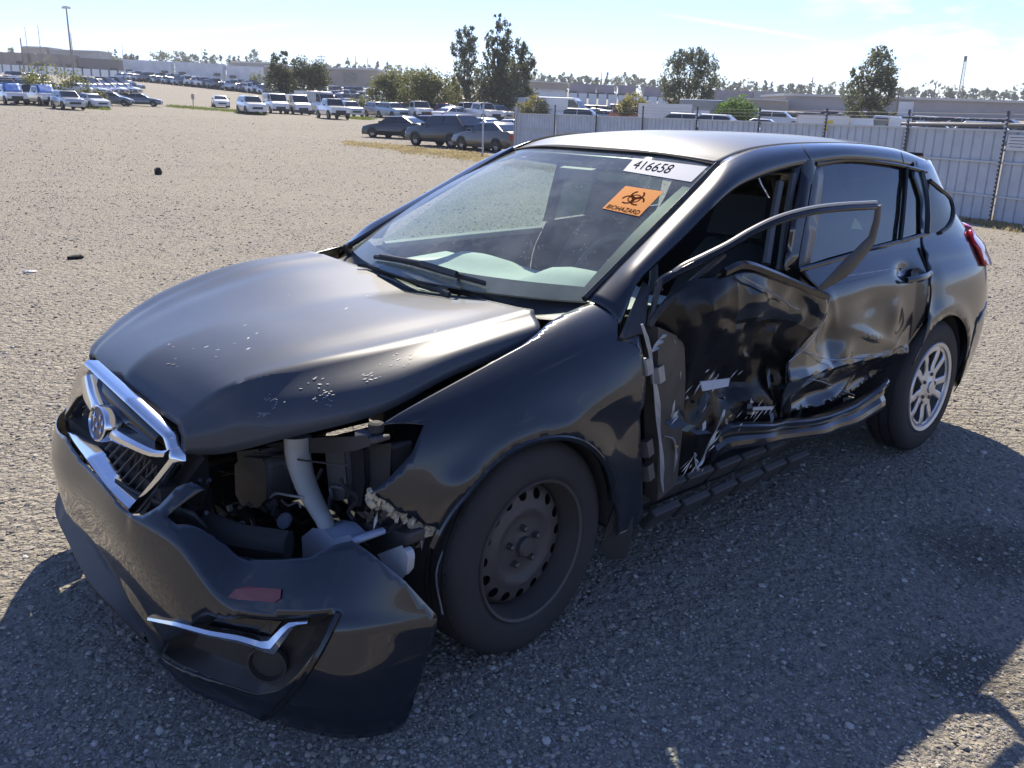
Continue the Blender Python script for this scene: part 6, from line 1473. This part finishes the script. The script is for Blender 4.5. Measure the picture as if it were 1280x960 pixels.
# far tree line
random.seed(40)
FT_ = [(8, 60, 0), (22, 58, 0), (145, 62, 0), (152, 62, 1), (163, 66, 2), (172, 66, 2), (205, 62, 0), (214, 62, 0), (228, 64, 0), (236, 64, 0), (248, 66, 0), (262, 62, 1), (270, 66, 2), (281, 68, 1), (291, 68, 2), (303, 70, 1), (312, 70, 1), (331, 72, 0), (318, 60, 2), (408, 78, 0), (436, 72, 1), (447, 78, 0), (460, 80, 0), (473, 76, 1), (486, 78, 0), (664, 90, 0), (675, 92, 2), (688, 92, 0), (702, 90, 0), (712, 90, 1), (720, 92, 2), (731, 92, 0), (742, 96, 2), (756, 90, 1), (768, 94, 0), (778, 90, 0), (788, 92, 0), (800, 96, 0), (812, 98, 2), (824, 98, 0), (898, 100, 0), (912, 102, 2), (918, 100, 0), (930, 104, 2), (941, 102, 1), (952, 98, 1), (960, 102, 1), (972, 104, 0), (984, 104, 0), (996, 104, 0), (1008, 104, 1), (1020, 104, 1), (1032, 106, 0), (1048, 102, 1), (1112, 112, 2), (1122, 108, 0), (1136, 108, 0), (1150, 112, 2), (1160, 110, 0), (1182, 110, 0), (1198, 112, 0), (1212, 108, 0), (1226, 108, 0), (1236, 112, 2), (1250, 112, 0), (1262, 114, 0), (1276, 112, 0), (345, 74, 0), (424, 78, 2), (500, 80, 0), (515, 82, 0), (1068, 106, 2)]
def at_row(px, py, D):
    d = raydir(px, py); return CAM+d*(D/math.hypot(d.x, d.y))
for i, (px, py, ty) in enumerate(FT_):
    D = 470+random.uniform(-40, 60); p = gnd(px, D); tp = at_row(px, py, D).z; h = max(5, tp-p.z)
    lf = random.choice(['far', 'far', 'pale', 'gum'])
    bl = {0: [(-.1, 0, .62, .26, .25, .26), (.18, 0, .55, .24, .25, .24), (0, 0, .78, .2, .2, .2)], 1: [(0, 0, .40, .16, .16, .28), (0, 0, .68, .10, .1, .22), (0, 0, .9, .04, .04, .10)], 2: [(0, 0, .6, .22, .2, .24), (.1, 0, .8, .16, .15, .16)]}[ty]
    hh = h if h < 16 else 16
    tree(px, D, hh, bl, lf, 420, 1.15, 'hazy %s tree, %s from the left in the distant tree line' % ({0: 'broad', 1: 'pointed', 2: 'small round'}[ty], ORD(sorted(q[0] for q in FT_).index(px)+1)), 100+i, .3, 'distant tree line', base=Vector((p.x, p.y, tp-hh)) if h > 16 else None)
# a low far wood under the sky behind them
mb = MB(); rng = np.random.RandomState(5); V = []; F = []; k = 0
for i in range(5200):
    px = rng.uniform(-160, 1440); D = rng.uniform(520, 620); p = gnd(px, D); z = p.z+rng.uniform(0, 1)**.8*(7.5+2.5*math.sin(px*.05)+1.5*math.sin(px*.17)); s = rng.uniform(1.0, 2.2); a = rng.normal(size=3); a /= np.linalg.norm(a); b = np.cross(a, rng.normal(size=3)); b /= np.linalg.norm(b); q = np.array((p.x, p.y, z)); V += [q-a*s*.6, q+b*s*.4, q+a*s*.6, q-b*s*.4]; F.append((k, k+1, k+2, k+3)); k += 4
tag(mesh_obj('far_wood', V, F, LEAF['far'], None, False), 'low hazy band of trees along the horizon', None, None, 'stuff')
# dry and green grass
def grass(name, spots, n, col, hmax, label, seed):
    rng = np.random.RandomState(seed); V = []; F = []; k = 0
    for i in range(n):
        s = spots[rng.randint(len(spots))]; t = rng.rand(); px = s[0]+(s[2]-s[0])*t+rng.normal()*3; D = s[1]+(s[3]-s[1])*t+rng.normal()*s[4]; p = gnd(px, D); h = rng.uniform(.3, 1)*hmax; a = rng.uniform(0, 6.28); w_ = rng.uniform(.02, .05)
        dx, dy = math.cos(a)*w_, math.sin(a)*w_; l = rng.normal(size=2)*h*.4; V += [(p.x-dx, p.y-dy, p.z-.01), (p.x+dx, p.y+dy, p.z-.01), (p.x+l[0], p.y+l[1], p.z+h)]; F.append((k, k+1, k+2)); k += 3
    tag(mesh_obj(name, V, F, col, None, False), label, None, None, 'stuff')
DRY = leaf_mat('dry_grass', (.40, .33, .18)); GRN = leaf_mat('green_grass', (.16, .20, .05))
grass('dry_grass', [(430, 52, 520, 46, 1.6), (500, 46, 600, 40, 2.0), (560, 43, 640, 36, 1.6), (590, 40, 660, 34, 1.2), (1195, 23.2, 1300, 20.6, .5), (1195, 22.7, 1300, 20.2, .3), (640, 36, 700, 32, .6)]   , 20000, DRY, .10, 'strip of dry yellow grass beside the parked sedans and along the fence foot', 3)
grass('green_grass', [(212, 108, 300, 104, 2.0), (440, 96, 462, 94, 1.2), (90, 92, 135, 88, 1.2), (470, 70, 640, 52, 1.2), (300, 98, 330, 96, .8)], 12000, GRN, .26, 'patches of green weeds around the parked vehicles', 4)
# ================================================================== FENCE ALONG THE RIGHT
SHEET = mat('grey_fence_sheet', (.50, .55, .60), .55, .05, var=.10, vscale=3, dirt=.22, dscale=1.2)
POSTM = mat('dark_fence_post', (.09, .09, .095), .6, .2); RAILM = mat('pale_fence_rail', (.5, .52, .53), .5, .3)
A = gnd(645, 41.5); B = gnd(1252, 21.2); B = A+(B-A)*1.30; A.z = B.z = 0
dirv = (B-A); LEN = dirv.length; dirv.normalize(); NP = int(LEN/3.05)
fence = empty('fence', (A.x, A.y, 0), math.atan2(dirv.y, dirv.x), 'long grey sheet-metal fence with barbed wire posts behind the wrecked car', 'fence')
def fz(s):
    p = A+dirv*s; return terr(p.x, p.y)
HF = 1.86
def post(s, h=2.22, par=fence):
    z = fz(s); o = MB().tube([(s, -.06, z-.3), (s, -.06, z+h)], .028, 6).obj('fence_post', POSTM, par)
    b = MB()
    for k in range(26): b.box((s, -.095, z+.05+k*(h-.1)/26), (.05, .02, .035))
    tag(b.obj('post_slot', RAILM, o), kind='stuff')
def s_at(px):
    d = raydir(px, 150); d2 = Vector((d.x, d.y)); o = Vector((CAM.x-A.x, CAM.y-A.y)); e = Vector((dirv.x, dirv.y)); det = d2.x*e.y-d2.y*e.x
    return -(d2.y*o.x-d2.x*o.y)/det
PS = [0.0]+[s_at(px) for px in (695, 747, 805, 873, 951, 1035, 1138, 1262)]; PS += [PS[-1]+3.0, PS[-1]+6.0]; NP = len(PS)-1
for k in range(NP+1):
    post(PS[k])
    if k < NP:
        V = []; F = []; s0 = PS[k]; s1 = PS[k+1]; z = min(fz(s0), fz(s1)); n = 0; x = s0+.02
        while x < s1-.03:
            for dx, dy in ((0, 0), (.20, 0), (.215, .028), (.235, .028), (.25, 0)):
                if x+dx <= s1-.02: V += [(x+dx, dy, z+.04), (x+dx, dy, z+HF)]
            x += .25
        F = [(2*i, 2*i+2, 2*i+3, 2*i+1) for i in range(len(V)//2-1)]
        mesh_obj('fence_sheet', V, F, SHEET, fence, False, None, .004)
        for h in (.55, 1.22, HF-.02): MB().box(((s0+s1)/2, -.035, z+h), (s1-s0-.06, .03, .035)).obj('fence_rail', RAILM, fence)
for w_ in (.06, .15, .235):
    mb = MB(); mb.tube([(q, -.06, fz(q)+1.92+w_) for q in PS], .004, 4); mb.obj('barbed_wire', POSTM, fence)
V = []
# notice on the fence at the right edge
q = 9.9
for s in (s_at(1282),):
    z = fz(s); MB().box((s, -.075, z+1.62), (.50, .012, .30)).obj('notice', mat('pale_notice', (.62, .63, .62), .6), fence)
    mb = MB()
    for k in range(4): mb.box((s-.03, -.083, z+1.72-k*.06), (.36-.05*(k % 2), .004, .010))
    mb.obj('notice_print', VB, fence)
gp_ = gnd(604, 42); o = MB().tube([(0, 0, -.2), (0, 0, 2.2)], .04, 8).obj('gate_post', RAILM, None, True); o.location = gp_; tag(o, 'thin pale gate post standing before the brownish sedan', 'post')
g2 = gnd(645, 41); o = MB().tube([(0, 0, -.2), (0, 0, 2.15)], .05, 8).obj('gate_post', RAILM, None, True); o.location = g2; tag(o, 'pale end post at the left end of the grey fence', 'post')
# long pipe barrier beyond the fence on the right
r = empty('pipe_barrier', gnd(1135, 30), 0, 'dark pipe barrier running above the fence on the right', 'barrier'); p0 = gnd(1128, 31); p1 = gnd(1300, 25)
mb = MB(); a = Vector((p0.x, p0.y, at_row(1128, 155, 31).z)); b = Vector((p1.x, p1.y, at_row(1300, 157, 25).z)); r.location = (0, 0, 0); MB().tube([a, b], .05, 8).obj('pipe', POSTM, r, True)
for k in range(5): c = a.lerp(b, .08+.21*k); MB().tube([c, (c.x, c.y, terr(c.x, c.y)-.1)], .05, 6).obj('leg', POSTM, r)
# ================================================================== FAR FENCE, TRAINS, BUILDINGS, POLES
WHF = mat('white_far_fence', (.60, .66, .70), .6); BRN = mat('brown_wagon', (.30, .25, .205), .8, var=.25, vscale=.4); GRW = mat('grey_wagon', (.30, .30, .30), .7, var=.2, vscale=.4); PUR = mat('mauve_wagon', (.23, .20, .25), .7, var=.15, vscale=.4); WHS = mat('white_freight', (.62, .64, .66), .6, var=.15, vscale=.4); ROOFG = mat('pale_roof', (.50, .49, .47), .6); WALLT = mat('tan_wall', (.36, .30, .25), .8, var=.1, vscale=.3); WALLG = mat('greyish_wall', (.36, .33, .33), .8, var=.08, vscale=.3); DOORW = mat('white_door', (.70, .72, .72), .5)
def span(name, pts, m, thick, parent=None):
    """upright slab between photo bearings: (px, py_bottom, py_top, D)"""
    V = []
    for px, yb, yt, D in pts:
        a, b = at_row(px, yb, D), at_row(px, yt, D); V += [(a.x, a.y, min(a.z, terr(a.x, a.y))-.3), (a.x, a.y, b.z)]
    n = len(pts); k = len(V); bk = Vector((FH.x, FH.y, 0))*thick
    V = [Vector(v) for v in V]; V += [v+bk for v in V]
    F = []
    for i in range(n-1): F += [(2*i, 2*i+2, 2*i+3, 2*i+1), (k+2*i, k+2*i+1, k+2*i+3, k+2*i+2), (2*i+1, 2*i+3, k+2*i+3, k+2*i+1)]
    F += [(0, 1, k+1, k), (2*n-2, k+2*n-2, k+2*n-1, 2*n-1)]
    return mesh_obj(name, V, F, m, parent, False)
def far_fence(pts, label):
    r = empty('white_fence', (0, 0, 0), 0, label, 'fence')
    for (x0, yb0, yt0, D0), (x1, yb1, yt1, D1) in zip(pts, pts[1:]):
        n = max(1, int(abs(x1-x0)/11))
        for k in range(n):
            f = lambda a, b, t: a+(b-a)*t; t0, t1 = k/n, (k+1)/n-.025
            span('fence_panel', [tuple(f(a, b, t) for a, b in zip((x0, yb0, yt0, D0), (x1, yb1, yt1, D1))) for t in (t0, t1)], WHF, .15, r)
far_fence([(-40, 88, 78.5, 200), (60, 92, 83, 225), (160, 95, 89, 262), (240, 98, 93.5, 300), (345, 107, 102, 330)], 'long white fence across the far left hillside')
far_fence([(662, 128, 114, 165), (760, 130, 118, 165), (835, 132, 122, 165)], 'white fence in the lot behind the left part of the grey fence')
far_fence([(355, 112, 106, 200), (470, 116, 109, 200)], 'white fence behind the packed lot in the centre')
def wagon(px0, px1, y0b, y0t, y1b, y1t, D, m, label, kind='boxcar'):
    r = empty('rail_wagon', (0, 0, 0), 0, label, 'rail wagon', 'freight train in the distance')
    dpx = (px1-px0)*.02; span('body', [(px0+dpx, y0b, y0t, D), (px1-dpx, y1b, y1t, D)], m, 3.0, r)
    for t in (.15, .85):
        px = px0+(px1-px0)*t; p = at_row(px, y0b+(y1b-y0b)*t, D-.1); MB().box((p.x, p.y, p.z-.35), (1.6, 1.6, .8)).obj('bogie', VB, r)
    return r
wagon(-40, 36, 75, 64, 77, 66, 300, BRN, 'long brown boxcar at the far left edge'); wagon(38, 96, 79, 66.5, 81, 69, 300, BRN, 'long dark brown boxcar behind the tall light mast'); wagon(98, 150, 84, 72, 86, 75, 300, mat('dark_wagon', (.17, .15, .14), .8), 'low dark wagon right of the tall light mast')
wagon(152, 215, 87, 74, 89, 77, 310, WHS, 'pale car carrier wagon, left of three on the far left'); wagon(218, 280, 90, 77, 92, 80, 310, WHS, 'pale car carrier wagon in the middle of three'); wagon(282, 340, 94, 82, 97, 84, 310, WHS, 'pale car carrier wagon nearest the twin trees')
wagon(711, 745, 114, 104, 116, 105.5, 260, PUR, 'mauve boxcar, leftmost behind the grey fence'); wagon(746, 768, 116, 105.5, 117, 106.5, 260, PUR, 'mauve boxcar, second behind the grey fence'); wagon(773, 795, 117, 106, 118, 107.5, 260, PUR, 'mauve boxcar above the yellowish bush'); wagon(804, 832, 120, 108, 121, 109.5, 260, PUR, 'mauve boxcar left of the wide gum tree')
wagon(888, 940, 126, 112, 127, 114, 250, PUR, 'grey-mauve wagon right of the wide gum tree'); wagon(941, 985, 127, 113.5, 128, 115, 250, GRW, 'grey wagon touching the warehouse end')
def building(name, label, pts, roof, m, depth=12, doors=(), wins=()):
    r = empty(name, (0, 0, 0), 0, label, 'building'); span('wall', pts, m, depth, r)
    span('roof', [(px, yt+.2, yt-roof, D-.6) for px, yb, yt, D in pts], ROOFG, depth+1.2, r) if False else None
    V = []
    for px, yb, yt, D in pts:
        a = at_row(px, yt, D-.6); z = at_row(px, yt-roof, D-.6).z; V += [(a.x, a.y, a.z), (a.x, a.y, z)]
    k = len(V); V = [Vector(v) for v in V]; V += [v+Vector((FH.x, FH.y, 0))*(depth+1.2) for v in V]; n = len(pts); F = []
    for i in range(n-1): F += [(2*i, 2*i+2, 2*i+3, 2*i+1), (2*i+1, 2*i+3, k+2*i+3, k+2*i+1), (k+2*i, k+2*i+1, k+2*i+3, k+2*i+2)]
    F += [(0, 1, k+1, k), (2*n-2, k+2*n-2, k+2*n-1, 2*n-1)]
    mesh_obj('roof', V, F, ROOFG, r, False)
    for (x0, x1, yb, yt, D) in doors: span('door', [(x0, yb, yt, D), (x1, yb, yt, D)], DOORW, .25, r)
    for (x0, x1, yb, yt, D) in wins:
        a, b = at_row(x0, yb, D), at_row(x1, yt, D); c = (a+b)/2; MB().box(c, ((Vector((a.x, a.y))-Vector((b.x, b.y))).length, .2, abs(b.z-a.z)), math.atan2(RH.y, RH.x)).obj('window', VW, r)
    return r
building('warehouse', 'long low grey warehouse with pale roof behind the right part of the fence', [(980, 140, 119.5, 205), (1130, 146, 124, 192), (1300, 152, 129.5, 178)], 3.0, WALLG, 18, doors=[(1009, 1029, 138, 122.5, 203), (1122, 1146, 146, 127, 191)], wins=[(1035, 1048, 134, 127, 201)])
building('brick_depot', 'long brown brick depot behind the centre trees', [(330, 100, 84, 270), (400, 104, 86, 270), (472, 108, 88, 270)], 2.5, WALLT, 14, wins=[(430, 445, 101, 91, 269)])
building('grey_shed', 'grey flat shed left of the twin dark trees', [(288, 92, 78, 330), (345, 96, 80, 330)], 2.0, GRW, 14)
building('tan_store', 'tan flat-roofed store beyond the fence end', [(654, 114, 102, 230), (709, 117, 104.5, 230)], 1.5, WALLT, 12)
building('white_store', 'white low building under the tan store', [(664, 126, 111, 190), (706, 128, 114, 190)], 1.0, WHS, 10)
building('red_roof_house', 'far brown-roofed building left of the light mast', [(28, 64, 59, 420), (58, 66, 60, 420)], 1.6, WALLT, 12)
building('dark_roof_shed', 'low far shed right of the light mast', [(62, 66, 62.5, 420), (124, 69, 64.5, 420)], 1.2, GRW, 12)
building('tan_shed', 'tan shed between the wide gum tree and the warehouse', [(930, 132, 124, 200), (985, 135, 127, 200)], 1.5, WALLT, 10)
PW = mat('pole_wood', (.22, .19, .17), .8)
def pole(px, yb, yt, D, label, r0=.16, cross=False, name='utility_pole', lean=0):
    a = gnd(px, D); top = at_row(px+lean, yt, D); r = empty(name, a, YAW-math.pi/2, label, 'pole'); h = top.z-a.z
    MB().tube([(0, 0, -.3), (0, 0, h)], [r0, r0*.6], 7).obj('shaft', PW, r, True)
    if cross:
        for z in (h*.93, h*.84): MB().box((0, 0, z), (2.4 if cross is True else cross, .14, .16)).obj('cross_arm', PW, r)
    return r
m_ = pole(98, 78, 8, 250, 'tall light mast with lamp ring at its top, left', .26, name='light_mast', lean=-8); h_ = at_row(90, 8, 250).z-gnd(98, 250).z
MB().tube([(.8*math.cos(q), .8*math.sin(q), h_-.2) for q in [2*math.pi*i/10 for i in range(11)]], .08, 5).obj('lamp_ring', PW, m_)
for k in range(6): MB().box((.8*math.cos(k*1.05), .8*math.sin(k*1.05), h_-.45), (.45, .45, .3)).obj('lamp', VL, m_)
for a in [(38, 90, 48, 190, 'bare pole standing in front of the brown boxcars'), (45, 62, 34, 400, 'thin far pole, left of a pair'), (61, 62, 32, 380, 'thin far pole, right of a pair'), (100, 70, 42, 320, 'short pole beside the tall light mast'), (161, 72, 55, 420, 'far pole above the pale car carriers'), (258, 72, 60, 420, 'far pole among the distant trees'), (446, 84, 70, 300, 'pole above the brick depot, left'), (461, 84, 72, 300, 'pole above the brick depot, right'), (1010, 124, 96, 215, 'lamp pole in front of the warehouse'), (1163, 124, 102, 250, 'pole behind the warehouse roof'), (749, 100, 88, 330, 'far pole above the mauve boxcars'), (1119, 142, 112, 120, 'thin pole in front of the warehouse doors')]: pole(*a)
pole(404, 84, 68, 260, 'utility pole with crossarms right of the twin trees', .14, True)
# lattice mast at right
r = empty('lattice_mast', gnd(1194, 205), YAW-math.pi/2, 'lattice radio mast rising behind the warehouse', 'mast'); h = at_row(1204, 70, 205).z-gnd(1194, 205).z; mb = MB()
for x, y in ((-.45, -.3), (.45, -.3), (0, .45)): mb.tube([(x, y, 0), (x*.5, y*.5, h)], .05, 4)
mb.obj('mast_leg', PW, r); mb = MB(); n = 34
C_ = ((-.45, -.3), (.45, -.3), (0, .45))
for k in range(n):
    z0, z1 = h*k/n, h*(k+1)/n; s0, s1 = 1-.5*k/n, 1-.5*(k+1)/n; i, j = k % 3, (k+1) % 3
    for i in range(3): j = (i+1+k % 2) % 3; mb.tube([(C_[i][0]*s0, C_[i][1]*s0, z0), (C_[j][0]*s1, C_[j][1]*s1, z1)], .03, 3, False)
mb.obj('mast_bracing', PW, r); MB().box((0, 0, h-.5), (.35, .35, 1.0)).obj('antenna_head', PW, r)
# sign post left, rubbish on the yard
sp = empty('sign_post', gnd(243, 110), face(243, 0), 'small sign post in the weeds left of the lone white car', 'sign'); MB().tube([(0, 0, -.2), (0, 0, 1.3)], .05, 6).obj('post', PW, sp); MB().box((.05, 0, 1.15), (.04, .32, .55)).obj('sign_plate', mat('dull_sign', (.45, .38, .33), .6), sp)
random.seed(6)
def rubble(px, py, D, size, m, label, cat, sq=.6, seed=1):
    bm = bmesh.new(); bmesh.ops.create_icosphere(bm, subdivisions=2, radius=.5); rg = np.random.RandomState(seed)
    for v in bm.verts: v.co = Vector((v.co.x*size[0], v.co.y*size[1], v.co.z*size[2]))*(1+rg.uniform(-.22, .22))
    me = bpy.data.meshes.new('rubbish'); bm.to_mesh(me); bm.free(); me.materials.append(m); o = bpy.data.objects.new('rubbish', me); link(o); p = atz(px, py, 0); k = (Vector((p.x, p.y))-Vector((CAM.x, CAM.y))).length
    g = gnd(px, D); o.location = (g.x, g.y, g.z+size[2]*.35); tag(o, label, cat); return o
rubble(192, 200, 24, (.17, .17, .20), DARK, 'black lump lying on the gravel in the upper left', 'rubbish')
rubble(75, 282, 9.9, (.17, .10, .05), DARK, 'flat black scrap lying on the gravel at left', 'rubbish', seed=2)
rubble(12, 294, 9.2, (.12, .06, .03), WHITEP, 'pale crumpled scrap on the gravel at the left edge', 'rubbish', seed=3)

# ================================================================== AIR
hz = MB(); hz.box((CAM.x, CAM.y, 32.0), (3300, 3300, 68.0)); hm = bpy.data.materials.new('haze'); hm.use_nodes = True; ht = hm.node_tree; ht.nodes.clear()
ho = ht.nodes.new('ShaderNodeOutputMaterial'); hv = ht.nodes.new('ShaderNodeVolumePrincipled'); hv.inputs['Color'].default_value = (.86, .92, 1.0, 1); hv.inputs['Density'].default_value = .00035; hv.inputs['Anisotropy'].default_value = .2
ht.links.new(hv.outputs[0], ho.inputs['Volume']); tag(hz.obj('haze', hm), 'pale haze in the air over the whole yard', None, None, 'stuff')
